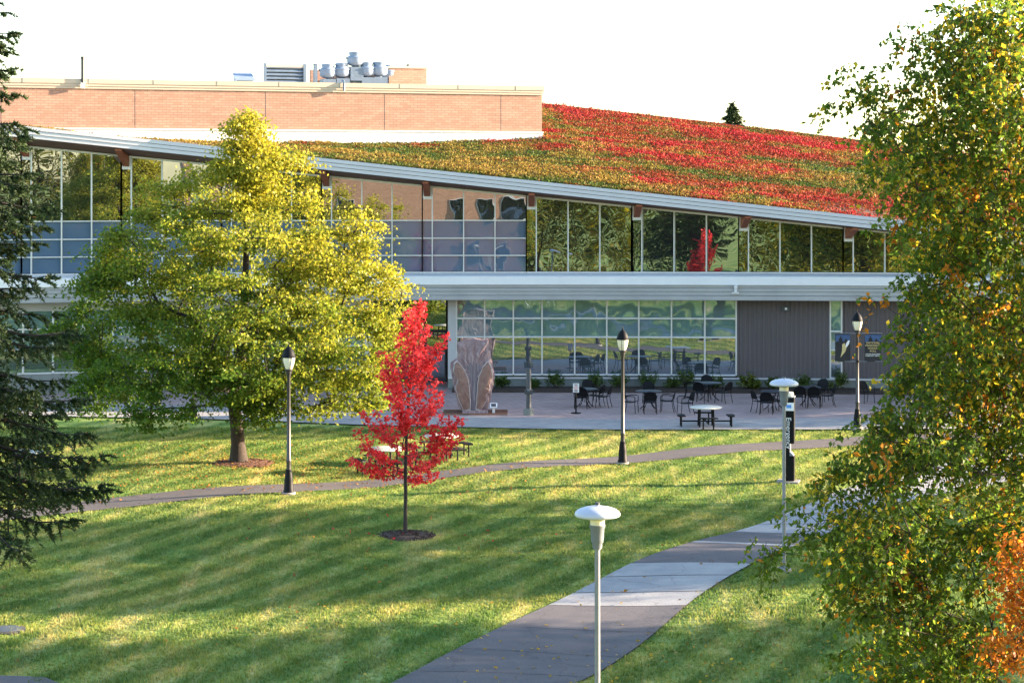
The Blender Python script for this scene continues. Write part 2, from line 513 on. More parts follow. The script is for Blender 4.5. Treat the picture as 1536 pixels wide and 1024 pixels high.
# plaza: paved area and the concrete band along its lawn edge
edge = [(-400, 618), (-100, 622), (100, 626), (200, 628), (300, 629), (400, 633), (548, 639), (700, 642), (820, 645), (911, 646), (1140, 645.5), (1279, 645.5), (1500, 644), (1800, 642)]
band = [(-400, 598), (-100, 602), (100, 606), (200, 608), (300, 610), (400, 613), (548, 620), (700, 626), (820, 629), (911, 631), (1140, 630), (1279, 629), (1500, 627), (1800, 624)]
EP = smooth_pts(interp_edge([gpt(*p) for p in edge], 80), 4)
EB = smooth_pts(interp_edge([gpt(*p) for p in band], 80), 4)
tag(ribbon('concrete_band', EP, EB, 0.05, M['pale_concrete'], 3), kind='structure')
tag(ribbon('plaza', EB, np.stack([EB[:, 0], np.full(80, 90.0)], 1), 0.046, M['pavers'], 4), kind='structure')

# ------------------------------------------------------------------ grass blades
def in_poly(x, y, P):
    P = np.asarray(P)
    inside = np.zeros(len(x), bool)
    j = len(P) - 1
    for i in range(len(P)):
        xi, yi, xj, yj = P[i, 0], P[i, 1], P[j, 0], P[j, 1]
        if yi != yj:
            cnd = ((yi > y) != (yj > y)) & (x < (xj - xi) * (y - yi) / (yj - yi) + xi)
            inside ^= cnd
        j = i
    return inside
def grass(n=640000):
    r = np.random.default_rng(11)
    u = r.random(n)
    y = 34.5 + (72.8 - 34.5) * u ** 0.85
    x = (r.random(n) * 2 - 1) * (0.262 * y + 0.4)
    xo, yo = x, y
    x = x + r.normal(0, 0.045, n); y = y + r.normal(0, 0.045, n)
    keep = ~in_poly(x, y, np.concatenate([PU, PL[::-1]]))
    keep &= ~in_poly(x, y, np.concatenate([EL, ER[::-1]]))
    keep &= ~in_poly(x, y, np.concatenate([EP, EP[::-1] + [0, 40]]))
    x, y = xo, yo
    keep &= ~((x < -8.6) & (y < 36.0))
    for cx, cy, rr in MULCH: keep &= (x - cx) ** 2 + (y - cy) ** 2 > rr * rr
    x, y = x[keep], y[keep]
    n = len(x)
    h = r.uniform(0.028, 0.075, n) * (0.75 + 0.5 * np.clip(np.sin(x * 1.9 + 3 * np.sin(y * 0.8)), -1, 1) ** 2)
    wd = r.uniform(0.010, 0.020, n)
    a = r.uniform(0, 2 * np.pi, n); l = r.uniform(0, 0.045, n); b = r.uniform(0, 2 * np.pi, n)
    z = gz(x, y) - 0.004
    V = np.zeros((n, 3, 3))
    V[:, 0] = np.stack([x - wd * np.cos(a), y - wd * np.sin(a), z], 1)
    V[:, 1] = np.stack([x + wd * np.cos(a), y + wd * np.sin(a), z], 1)
    V[:, 2] = np.stack([x + l * np.cos(b), y + l * np.sin(b), z + h], 1)
    g = r.normal(1.0, 0.16, n).clip(0.6, 1.5)
    col = np.stack([g * r.uniform(0.9, 1.25, n), g, g * r.uniform(0.7, 1.1, n)], 1)
    o = np_mesh('grass', V.reshape(-1, 3), 3, M['blades'], col)
    tag(o, 'short mown grass covering the lawn around the paths', 'grass', kind='stuff')
P_RED, P_LIN = gpt(608, 803), gpt(358, 695)
MULCH = [(P_RED[0], P_RED[1], 0.74), (P_LIN[0] + 0.1, P_LIN[1], 1.0)]
grass()
def mulch_ring(cx, cy, r0, mat, label, seed):
    r = np.random.default_rng(seed)
    mb = MB()
    n = 40
    rr = r0 * (1 + 0.06 * np.sin(np.arange(n) * 0.9) + r.normal(0, 0.03, n))
    V = [(cx, cy, gzf(cx, cy) + 0.09)]
    for f, z in ((0.55, 0.07), (0.9, 0.035), (1.0, 0.0)):
        for k in range(n):
            q = 2 * math.pi * k / n
            V.append((cx + rr[k] * f * math.cos(q), cy + rr[k] * f * math.sin(q), gzf(cx, cy) + z))
    Fc = [(0, 1 + k, 1 + (k + 1) % n) for k in range(n)]
    for s in range(2):
        for k in range(n):
            Fc.append((1 + s * n + k, 1 + (s + 1) * n + k, 1 + (s + 1) * n + (k + 1) % n, 1 + s * n + (k + 1) % n))
    mb.add(V, Fc)
    for _ in range(420):                    # bark chips
        q, d = r.uniform(0, 6.28), r0 * math.sqrt(r.random()) * 1.03
        x, y = cx + d * math.cos(q), cy + d * math.sin(q)
        z = gzf(cx, cy) + 0.09 * (1 - d / r0) + 0.02
        a, l, t = r.uniform(0, 6.28), r.uniform(0.02, 0.06), r.uniform(0, 0.02)
        mb.add([(x - l * math.cos(a), y - l * math.sin(a), z), (x + 0.012 * math.sin(a), y - 0.012 * math.cos(a), z + t), (x + l * math.cos(a), y + l * math.sin(a), z + 0.015), (x - 0.012 * math.sin(a), y + 0.012 * math.cos(a), z + 0.03)], [(0, 1, 2, 3)])
    tag(mb.build('mulch', mat), label, 'mulch', kind='stuff')
mulch_ring(*MULCH[0], M['mulch'], 'dark bark mulch ring round the red maple trunk', 1)
mulch_ring(*MULCH[1], M['mulch_leaf'], 'reddish leaf strewn mulch ring round the big yellow tree', 2)

# ------------------------------------------------------------------ the glass fronted building
LK = -15.0
TK = math.tan(R(16))
def fy(x):                                  # plan line of the concave front
    if x < LK: return 86 - 0.0033 * LK * LK - (LK - x) * TK
    return 86 - 0.0033 * x * x
def px2x(px, off=0.0):
    x = 0.0
    for _ in range(12): x = (px - 768) / F * (fy(x) + off)
    return x
def z_e(x): return 9.03 - 0.1073 * x        # top of the eave
def z_gt(x): return 8.39 - 0.1 * x          # top of the upper glass
def s_r(x): return min(0.165, max(-0.015, 0.150 + 0.0088 * x))
def z_roof(x, d): return z_e(x) + s_r(x) * (d - 84)
XL, XR = -27.0, 34.0
bld = thing('campus_building', 'long low building with concave glass front and sloping red and green planted roof', 'building', (0, 86, 0))
B0 = Vector((0, 86, 0))
class BB(MB):                               # shapes given in world space, parented to the building at B0
    def build(s, name, mats, parent=None, smooth=False):
        root = parent or bld
        off = B0 if root is bld or (root.parent is bld) else B0
        if root is bld:
            s.v = [(p[0] - B0.x, p[1] - B0.y, p[2] - B0.z) for p in s.v]
        else:
            s.v = [(p[0] - B0.x, p[1] - B0.y, p[2] - B0.z) for p in s.v]
        return MB.build(s, name, mats, root, smooth)
def arc_xs(x0, x1, step=1.0):
    n = max(1, int(math.ceil((x1 - x0) / step)))
    r = [x0 + (x1 - x0) * k / n for k in range(n + 1)]
    if x0 < LK < x1: r = sorted(set(r + [LK]))
    return r
def arc_strip(mb, prof, x0, x1, step=1.0, m=0, closed=False):
    """prof: list of (offset from the front line, z or z(x)); swept along the front"""
    X = arc_xs(x0, x1, step)
    V = []
    for x in X:
        for off, z in prof:
            V.append((x, fy(x) + off, z(x) if callable(z) else z))
    n = len(prof)
    Fc = []
    for i in range(len(X) - 1):
        for k in range(n if closed else n - 1):
            k2 = (k + 1) % n
            Fc.append((i * n + k, (i + 1) * n + k, (i + 1) * n + k2, i * n + k2))
    if closed:
        Fc.append(tuple(range(n - 1, -1, -1)))
        Fc.append(tuple((len(X) - 1) * n + k for k in range(n)))
    mb.add(V, Fc, m)
def arc_box(mb, x0, x1, o0, o1, z0, z1, m=0, step=1.0):
    arc_strip(mb, [(o0, z0), (o0, z1), (o1, z1), (o1, z0)], x0, x1, step, m, True)

# roof slab and its soffit
mb = BB()
X = np.linspace(XL, XR, 62)
Dn = [0, 6, 13, 20, 26.2]
V = []
for x in X:
    for k, q in enumerate(Dn):
        d = fy(x) - 2.0 + q
        V.append((x, d, z_roof(x, d) if k else z_e(x) - 0.0))
nD = len(Dn)
Fc = [(i * nD + k, (i + 1) * nD + k, (i + 1) * nD + k + 1, i * nD + k + 1) for i in range(len(X) - 1) for k in range(nD - 1)]
mb.add(V, Fc)
Vb = []
for x in X:
    d = fy(x) - 2.0 + 26.2
    Vb += [(x, d, z_roof(x, d)), (x, d, 0)]
mb.add(Vb, [(2 * i, 2 * i + 1, 2 * i + 3, 2 * i + 2) for i in range(len(X) - 1)])
mb.add([(XR, fy(XR) - 2 + q, z_roof(XR, fy(XR) - 2 + q)) for q in (0.0, 26.2)] + [(XR, fy(XR) + 26, 0), (XR, fy(XR) + 0.3, 0), (XR, fy(XR) + 0.3, z_gt(XR) )], [(0, 1, 2, 3, 4)])
roof = mb.build('roof', M['roof_soil'])
mb = BB()
arc_strip(mb, [(-1.98, lambda x: z_e(x) - 0.46), (0.06, lambda x: z_gt(x) + 0.02)], XL, XR)
mb.build('soffit', M['soffit'])
mb = BB()                                   # eave fascia: three stepped boards
for k in range(3):
    t, b = 0.035 - k * 0.165, 0.035 - (k + 1) * 0.165 + 0.018
    o = -2.09 + 0.03 * k
    arc_strip(mb, [(o, lambda x, b=b: z_e(x) + b), (o, lambda x, t=t: z_e(x) + t), (-1.95, lambda x, t=t: z_e(x) + t), (-1.95, lambda x, b=b: z_e(x) + b)], XL, XR, 1.0, 0, True)
mb.build('fascia', M['fascia'])
mb = BB()                                   # ridge capping along the top of the planted roof
V = []
for x in X:
    d = fy(x) + 24.15
    z = z_roof(x, d)
    V += [(x, d, z), (x, d, z + 0.07), (x, d + 0.25, z + 0.07), (x, d + 0.25, z - 0.1)]
mb.add(V, [(4 * i + k, 4 * i + 4 + k, 4 * i + 5 + k, 4 * i + 1 + k) for i in range(len(X) - 1) for k in range(3)])
mb.build('ridge_cap', M['grey_metal'])

# upper storey windows: one bay between two timber beams = one window
BE = [-105, 40, 190, 340, 490, 641, 797, 955, 1115, 1272, 1430, 1590, 1750]
EXTRA = {6: 3.0, 7: -8.0, 8: 1.5, 9: 1.0, 10: 1.0, 4: 1.0, 5: 1.0}    # slight turn of each bay's panes
def pane_quad(mb, x0, x1, z0, z1a, z1b, turn, m, off=0.02):
    """one pane of glass: a thin box, turned a little about its own vertical middle"""
    xm = (x0 + x1) / 2
    ym = (fy(x0) + fy(x1)) / 2 + off
    sl = (fy(x1) - fy(x0)) / (x1 - x0) + math.tan(R(turn))
    ya, yb = ym + (x0 - xm) * sl, ym + (x1 - xm) * sl
    mb.hexa([(x0, ya, z0), (x1, yb, z0), (x1, yb + 0.03, z0), (x0, ya + 0.03, z0), (x0, ya, z1a), (x1, yb, z1b), (x1, yb + 0.03, z1b), (x0, ya + 0.03, z1a)], m)
def v_bar(mb, x, z0, z1, wd=0.045, d0=-0.10, d1=0.16, m=0):
    y = fy(x)
    mb.box(x - wd / 2, x + wd / 2, y + d0, y + d1, z0, z1, m)
ZS = 5.06
for b in range(len(BE) - 1):
    xa = px2x(BE[b] - 7.5); xb = px2x(BE[b] + 7.5); xc = px2x(BE[b + 1] - 7.5)
    xs_ = [xb + (xc - xb) * k / 3 for k in range(4)]
    spandrel = BE[b] < 780
    fr, pn = BB(), BB()
    rows = [ZS, 5.76, 6.50, 7.26] if spandrel else [ZS]
    zn = z_gt(px2x(BE[b])) - 0.58
    for k in range(4):
        v_bar(fr, xs_[k], ZS, z_gt(xs_[k]) - 0.02)
    v_bar(fr, xa, ZS, z_gt(xa) - 0.02)
    arc_box(fr, xa, xc, -0.09, 0.15, ZS - 0.06, ZS + 0.001)
    for z in rows[1:]:
        arc_box(fr, xa + 0.023, xc - 0.023, -0.085, 0.15, z - 0.022, z + 0.022)
    arc_strip(fr, [(-0.088, lambda x: z_gt(x) - 0.07), (-0.088, lambda x: z_gt(x) + 0.01), (0.15, lambda x: z_gt(x) + 0.01), (0.15, lambda x: z_gt(x) - 0.07)], xa + 0.023, xc - 0.023, 1.0, 0, True)
    arc_strip(fr, [(-0.06, zn), (-0.06, lambda x: z_gt(x) - 0.071), (0.1, lambda x: z_gt(x) - 0.071), (0.1, zn)], xa + 0.023, xb - 0.023, 1.0, 0, True)
    tr = EXTRA.get(b, 0)
    rr = random.Random(b)
    for k in range(3):
        x0, x1 = xs_[k] + 0.023, xs_[k + 1] - 0.023
        for q, z in enumerate(rows):
            last = q == len(rows) - 1
            za = (z_gt(x0) - 0.072) if last else rows[q + 1] - 0.022
            zb = (z_gt(x1) - 0.072) if last else rows[q + 1] - 0.022
            pane_quad(pn, x0, x1, z + 0.022, za, zb, tr + rr.uniform(-0.35, 0.35), 0 if last else 1)
    for q, z in enumerate(rows):
        last = q == len(rows) - 1
        za = zn - 0.001 if last else rows[q + 1] - 0.022
        pane_quad(pn, xa + 0.023, xb - 0.023, z + 0.022, za, za, tr + rr.uniform(-0.5, 0.5), 0 if last else 1)
    f = fr.build('window', M['mullion'])
    pn.build('pane', [M['glass'], M['glass_blue']], f)
for px in BE:                               # projecting timber beams
    x = px2x(px)
    mb = BB()
    y0, y1 = fy(x) - 1.85, fy(x) - 0.07
    zt, ze = z_gt(x), z_e(x) - 0.47
    hw = 0.13
    mb.hexa([(x - hw, y0, ze - 0.10), (x + hw, y0, ze - 0.10), (x + hw, y1, zt - 0.46), (x - hw, y1, zt - 0.46), (x - hw, y0, ze - 0.02), (x + hw, y0, ze - 0.04), (x + hw, y1, zt - 0.02), (x - hw, y1, zt + 0.0)])
    mb.build('beam', M['wood'])

# white ledge and grey ribbed band between the storeys
mb = BB()
arc_strip(mb, [(0.18, 4.98), (-0.12, 4.99), (-1.16, 4.93), (-1.20, 4.90), (-1.20, 4.56), (-1.05, 4.56), (0.18, 4.56)], XL, XR, 1.0, 0, True)
mb.build('ledge', M['white_panel'])
mb = BB()
pr = [(-0.02, 4.548)]
for z0, z1, o in ((4.548, 4.42, -1.12), (4.42, 4.27, -1.15), (4.27, 4.10, -1.12), (4.10, 3.90, -1.17)):
    pr += [(o, z0), (o, z1 + 0.02), (o + 0.04, z1)]
pr += [(-0.02, 3.90)]
arc_strip(mb, pr, XL, XR, 1.0, 0, True)
mb.build('band', M['grey_band'])
xx = px2x(1103, -1.2)
mb = BB().box(xx - 0.06, xx + 0.06, fy(xx) - 1.45, fy(xx) - 1.19, 4.42, 4.58).box(xx - 0.05, xx + 0.05, fy(xx) - 1.40, fy(xx) - 1.19, 4.27, 4.42).box(xx - 0.15, xx + 0.15, fy(xx) - 1.30, fy(xx) - 1.19, 4.20, 4.27)
mb.build('scupper', M['white_panel'])

# ground storey: glazed wall right of the entrance, one window for each column of panes
cols = [685, 727, 770, 813, 862, 910, 958, 1007, 1057, 1104]
def low_window(pa, pb, last=False, rows=(0.64, 2.26, 3.06, 3.86), mats=None):
    x0, x1 = px2x(pa), px2x(pb)
    fr, pn = BB(), BB()
    v_bar(fr, x0, rows[0], rows[-1], 0.06)
    if last: v_bar(fr, x1, rows[0], rows[-1], 0.06)
    for z in rows[:-1]:
        arc_box(fr, x0 + 0.03, x1 - 0.03, -0.09, 0.15, z - 0.03, z + 0.03)
    for q in range(len(rows) - 1):
        pane_quad(pn, x0 + 0.03, x1 - 0.03, rows[q] + 0.03, rows[q + 1] - (0.03 if q < len(rows) - 2 else 0.0), rows[q + 1] - (0.03 if q < len(rows) - 2 else 0.0), random.Random(pa * 7 + q).uniform(-0.25, 0.25), 0 if q == 0 else 1)
    f = fr.build('window', M['mullion'])
    pn.build('pane', [M['glass_low'], M['glass_teal']], f)
for k in range(len(cols) - 1): low_window(cols[k], cols[k + 1], k == len(cols) - 2)
lc = list(range(-190, 560, 45)) + [548]
lc = sorted(set([c for c in lc if c < 530] + [548]))
for k in range(len(lc) - 1): low_window(lc[k], lc[k + 1], k == len(lc) - 2, (0.9, 1.9, 2.75, 3.5))
mb = BB(); arc_box(mb, XL, px2x(548), -0.05, 0.2, 3.50, 3.90)
mb.build('panel', M['column'])
low_window(1245, 1262, True, (0.55, 1.75, 2.55, 3.86))
mb = BB(); arc_box(mb, px2x(672), px2x(685) - 0.03, -0.12, 0.5, 0.5, 3.90); mb.build('column', M['column'])
mb = BB(); arc_box(mb, px2x(548) + 0.03, px2x(560), -0.12, 0.5, 0.05, 3.90); mb.build('column', M['column'])
# recessed entrance
xe0, xe1 = px2x(560), px2x(672)
mb = BB()
mb.box(xe0, xe1, fy(-4) + 3.0, fy(-4) + 3.2, 0.05, 3.9, 0)
mb.box(xe0 - 0.1, xe0, fy(-4) + 0.5, fy(-4) + 3.2, 0.05, 3.9, 0)
mb.box(xe1, xe1 + 0.1, fy(-4) + 0.5, fy(-4) + 3.2, 0.05, 3.9, 0)
mb.box(xe0 - 0.1, xe1 + 0.1, fy(-4) + 0.02, fy(-4) + 3.2, 3.92, 4.1, 0)
mb.build('entrance_recess', M['dark_metal'])
for k in range(3):
    a = xe0 + 0.12 + k * 1.0; b = a + 0.9
    fr, pn = BB(), BB()
    y = fy(-4) + 2.9
    for q in (a, b - 0.06): fr.box(q, q + 0.06, y, y + 0.08, 0.06, 2.3)
    fr.box(a + 0.06, b - 0.06, y, y + 0.08, 0.06, 0.2); fr.box(a + 0.06, b - 0.06, y, y + 0.08, 2.22, 2.3)
    pn.box(a + 0.06, b - 0.06, y + 0.03, y + 0.05, 0.2, 2.22)
    f = fr.build('door', M['grey_metal'])
    pn.build('pane', M['glass'], f)
    BB().box(b - 0.16, b - 0.13, y - 0.05, y, 0.9, 1.3).build('handle', M['silver'], f)
    pn = BB().box(a, b, y, y + 0.04, 2.36, 3.85)
    pn.build('transom', M['glass'])
# ribbed metal cladding
def ribs(px0, px1):
    x0 = px2x(px0) if px0 < 1700 else XR; x1 = px2x(px1) if px1 < 1700 else XR
    mb = BB()
    n = int((x1 - x0) / 0.19); st = (x1 - x0) / n
    pts = []
    for k in range(n):
        a = x0 + k * st
        pts += [(a, 0), (a + st * 0.52, 0), (a + st * 0.60, -0.045), (a + st * 0.92, -0.045)]
    pts.append((x1, 0))
    V = []
    for a, o in pts: V += [(a, fy(a) + o, 0.55), (a, fy(a) + o, 3.92)]
    mb.add(V, [(2 * i, 2 * i + 2, 2 * i + 3, 2 * i + 1) for i in range(len(pts) - 1)])
    mb.build('cladding', M['corrugated'])
ribs(1105.5, 1244); ribs(1263, 9999)
mb = BB(); arc_box(mb, px2x(672), XR, -0.17, 0.2, 0.0, 0.48); mb.build('plinth', M['base_concrete'])
mb = BB(); arc_box(mb, px2x(672) + 0.01, XR, -0.22, 0.22, 0.481, 0.545); mb.build('sill', M['mullion'])
mb = BB(); arc_box(mb, XL, px2x(548), -0.17, 0.2, 0.0, 0.86); mb.build('plinth', M['base_concrete'])
xx = px2x(1178)
f = BB().box(xx - 0.17, xx + 0.17, fy(xx) - 0.20, fy(xx) - 0.05, 3.38, 3.62).build('wall_light', M['grey_metal'])
BB().box(xx - 0.05, xx + 0.05, fy(xx) - 0.215, fy(xx) - 0.201, 3.46, 3.56).build('lens', M['sign_white'], f)
xx = px2x(1124)
BB().box(xx - 0.07, xx + 0.07, fy(xx) - 0.12, fy(xx) - 0.05, 0.72, 0.86).build('outlet_box', M['grey_metal'])

def leaf_quads(P, size, r, up=0.35, droop=0.0, asp=0.55, out=None):
    """diamond leaves at points P; size (n,)"""
    n = len(P)
    nrm = r.normal(0, 1, (n, 3)); nrm[:, 2] += up * 3
    if out is not None: nrm += out * 0.9
    nrm /= np.linalg.norm(nrm, axis=1)[:, None] + 1e-9
    t = r.normal(0, 1, (n, 3)); t[:, 2] -= droop
    t -= nrm * (t * nrm).sum(1)[:, None]
    t /= np.linalg.norm(t, axis=1)[:, None] + 1e-9
    b = np.cross(nrm, t)
    s = size[:, None]
    V = np.zeros((n, 4, 3))
    V[:, 0] = P
    V[:, 1] = P + t * s * 0.45 + b * s * asp * 0.5 + nrm * s * 0.10
    V[:, 2] = P + t * s
    V[:, 3] = P + t * s * 0.45 - b * s * asp * 0.5 + nrm * s * 0.10
    return V.reshape(-1, 3)

# sedum on the roof: dense low tufts of mixed colours
def sedum():
    r = np.random.default_rng(21)
    n = 560000
    x = r.uniform(-20, 33.8, n)
    q = 26.1 * r.random(n) ** 1.15
    fyv = np.where(x < LK, 86 - 0.0033 * LK * LK - (LK - x) * TK, 86 - 0.0033 * x * x)
    d = fyv - 1.93 + q * 0.995
    s = np.clip(0.150 + 0.0088 * x, -0.015, 0.165)
    keep = d < 97 + (x - 1.4) * math.tan(R(19)) + 0.6
    keep |= x > 1.2
    x, d, s, q = x[keep], d[keep], s[keep], q[keep]
    n = len(x)
    z = 9.03 - 0.1073 * x + s * (d - 84) + 0.0
    def nz(fx, fy_, seed, oct_=4):
        rr = np.random.default_rng(seed); v = np.zeros(n)
        for o in range(oct_):
            for _ in range(5):
                a, ph = rr.uniform(0, 6.28), rr.uniform(0, 6.28)
                k = 2 ** o * rr.uniform(0.7, 1.4)
                v += np.sin(k * (fx * x * math.cos(a) + fy_ * d * math.sin(a)) + ph) / (1.35 ** o)
        return v / 4.2
    a = 1.15 * nz(0.22, 0.42, 1, 6) + 0.5 * nz(0.12, 0.2, 5, 2) + 0.55 * nz(2.6, 2.6, 8, 2) + r.normal(0, 0.17, n)
    b = 1.1 * nz(0.4, 0.8, 2, 6) + 0.7 * nz(3.0, 3.0, 9, 2) + r.normal(0, 0.20, n)
    redness = a - 0.13 + 0.024 * (x - 3) + 0.020 * (q - 13) + 0.30 * np.exp(-((q - 3) / 3.0) ** 2) * (x > -4)
    cr = np.array([0.33, 0.020, 0.024]); cd_ = np.array([0.15, 0.012, 0.012]); co = np.array([0.31, 0.075, 0.022]); cg = np.array([0.060, 0.100, 0.016]); cy = np.array([0.25, 0.165, 0.030]); ck = np.array([0.07, 0.035, 0.018])
    t = np.clip((redness + 0.28) / 0.95, 0, 1)[:, None]
    u = np.clip((b + 0.55) / 1.5, 0, 1)[:, None]
    col = (1 - t) * (cg * (1 - u) + cy * u) + t * (cr * u + co * (1 - u) * 0.55 + cd_ * (1 - u) * 0.45)
    kk = r.random(n)[:, None] < 0.09
    col = np.where(kk, ck, col) * r.normal(1, 0.15, n).clip(0.5, 1.6)[:, None]
    h = r.uniform(0.0, 0.075, n) * (1 + 1.1 * np.clip(b, -0.6, 1))
    P = np.stack([x, d, z + 0.03 + h - 0.14 * np.clip((-10 - x) / 4, 0, 1)], 1)
    V = leaf_quads(P, r.uniform(0.05, 0.125, n), r, 0.30, 0.0, 0.8)
    o = np_mesh('sedum', V, 4, M['sedum'], col)
    tag(o, 'low red orange and green sedum plants covering the sloping roof', 'plants', kind='stuff')
sedum()

# ------------------------------------------------------------------ brick block behind, with its roof gear
YB = 19.0
bp = Vector((1.455, 97, 0))
brk = thing('brick_building', 'long plain brick block with pale coping rising behind the planted roof', 'building', bp, R(YB))
mb = MB().box(-34, 0, 0, 14, 9.5, 13.10); mb.build('wall', M['brick'], brk)
mb = MB()
for z0, z1, o in ((13.10, 13.21, 0.05), (13.21, 13.32, 0.08), (13.325, 13.54, 0.11)): mb.box(-34 - o, o, -o, 14 + o, z0, z1)
mb.build('coping', M['coping'], brk)
mb = MB().box(-34, 0.03, -0.05, -0.002, 9.6, 11.27).box(-34, 0.06, -0.09, -0.001, 11.27, 11.33); mb.build('flashing', M['flashing'], brk)
for q in (-2.1, -7.9, -13.6, -19.6, -25.5): MB().box(q - 0.008, q + 0.008, -0.004, 0.0, 11.34, 13.09).build('control_joint', M['ink'], brk)
for k in range(9): MB().box(-1.4 - k * 2.9, -1.375 - k * 2.9, -0.118, -0.11, 13.33, 13.53).build('coping_seam', M['base_concrete'], brk)
def on_brk(px, py, back):                   # point in the block's frame seen at px, set back from its face
    c, s = math.cos(R(YB)), math.sin(R(YB))
    # local (u,back): world = bp + u*(c,s) + back*(-s,c)
    k = (px - 768) / F
    u = (k * (bp.y + back * c) - bp.x + back * s) / (c - k * s)
    y = bp.y + u * s + back * c
    return u, CAM_H - (py - HZ) * y / F, y
def roof_thing(name, label, cat, px, back, group=None, z=13.3):
    u, _, y = on_brk(px, 0, back)
    c, s = math.cos(R(YB)), math.sin(R(YB))
    return thing(name, label, cat, (bp.x + u * c - back * s, y, z), R(YB), group), y
t, y = roof_thing('vent_pipe', 'tall slim dark pipe standing on the brick wall coping at the left', 'pipe', 124, -0.16, z=13.1)
zt = CAM_H - (85 - HZ) * y / F - 13.1
MB().lathe([(0.075, 0.25), (0.075, zt - 0.12), (0.09, zt - 0.11), (0.09, zt)], 14).build('pipe', M['dark_metal'], t, True)
MB().box(-0.09, 0.09, -0.06, 0.045, 0.0, 0.28).build('bracket', M['flashing'], t)
t, y = roof_thing('downspout', 'short blue grey spout dropping over the pale coping', 'downspout', 516, -0.18, z=13.15)
MB().tube([(0, 0.3, 0.5), (0, 0.05, 0.46), (0, -0.02, 0.36), (0, 0, 0.0)], 0.055, 8).build('spout', M['fan_dark'], t)
t, y = roof_thing('vent_hood', 'small pale sheet metal roof hood beside the louvred screen', 'vent', 366, 5)
zz = CAM_H - (110 - HZ) * y / F - 13.3
MB().hexa([(-0.42, -0.3, 0), (0.42, -0.3, 0), (0.42, 0.5, 0), (-0.42, 0.5, 0), (-0.42, -0.3, zz * 0.6), (0.42, -0.3, zz * 0.6), (0.42, 0.5, zz), (-0.42, 0.5, zz)]).build('hood', M['fan_metal'], t)
MB().hexa([(-0.48, -0.36, zz * 0.6 - 0.02), (0.48, -0.36, zz * 0.6 - 0.02), (0.48, 0.56, zz + 0.02), (-0.48, 0.56, zz + 0.02), (-0.48, -0.36, zz * 0.6 + 0.03), (0.48, -0.36, zz * 0.6 + 0.03), (0.48, 0.56, zz + 0.07), (-0.48, 0.56, zz + 0.07)]).build('lid', M['fan_metal'], t)
t, y = roof_thing('louvred_screen', 'wide blue grey louvred screen on the brick block roof', 'screen', 427, 5)
zz = CAM_H - (97 - HZ) * y / F - 13.3
for q in (-1.05, 0.93): MB().box(q, q + 0.14, -0.07, 0.07, 0, zz + 0.05).build('post', M['fan_dark'], t)
mb = MB()
for k in range(7):
    z = 0.1 + k * (zz - 0.2) / 6.5
    mb.hexa([(-0.91, -0.05, z), (0.93, -0.05, z), (0.93, 0.03, z + 0.06), (-0.91, 0.03, z + 0.06), (-0.91, -0.05, z + 0.02), (0.93, -0.05, z + 0.02), (0.93, 0.03, z + 0.13), (-0.91, 0.03, z + 0.13)])
mb.build('slat', M['fan_dark'], t)
MB().box(-0.91, 0.93, -0.055, 0.055, zz - 0.14, zz - 0.02).build('rail', M['coping'], t)
MB().box(-0.91, 0.93, 0.05, 0.10, 0.0, zz - 0.16).build('backing', M['ink'], t)
t, y = roof_thing('stair_block', 'small brick block with pale coping right of the roof fans', 'building', 612, 7)
zz = CAM_H - (100 - HZ) * y / F - 13.3
MB().box(-1.0, 1.0, 0, 2.2, 0, zz - 0.1).build('wall', M['brick'], t)
MB().box(-1.05, 1.05, -0.05, 2.25, zz - 0.1, zz).build('coping', M['coping'], t)
t, y = roof_thing('low_brick_wall', 'dark low brick wall behind the roof exhaust fans', 'wall', 520, 9.2)
MB().box(-1.9, 2.0, 0, 0.3, 0, CAM_H - (106 - HZ) * y / F - 13.3).build('brickwork', M['brick'], t)
t, y = roof_thing('duct_box', 'upright blue grey duct box below the highest roof fan', 'duct', 534, 6.6)
zz = CAM_H - (100 - HZ) * y / F - 13.3
MB().box(-0.26, 0.26, -0.25, 0.25, 0, zz, bev=0.015).build('casing', M['fan_dark'], t)
t, y = roof_thing('steel_post', 'short blue grey steel post between louvred screen and fans', 'post', 473, 6)
MB().box(-0.09, 0.09, -0.09, 0.09, 0, CAM_H - (97 - HZ) * y / F - 13.3, bev=0.01).build('shaft', M['fan_dark'], t)
MB().box(-0.12, 0.12, -0.12, 0.12, CAM_H - (97 - HZ) * y / F - 13.3, CAM_H - (96 - HZ) * y / F - 13.29).build('cap', M['fan_metal'], t)
fans = [(492, 96, 'leftmost squat grey exhaust fan on the brick block roof'), (512.5, 95, 'grey roof exhaust fan second from the left, below the raised fan'), (533, 78, 'raised grey exhaust fan standing highest of the roof fans'),
        (550, 93.5, 'grey roof exhaust fan just right of the duct box'), (569, 93, 'grey roof exhaust fan second from the small brick block'), (583, 98, 'half hidden grey exhaust fan touching the small brick block')]
f0 = None
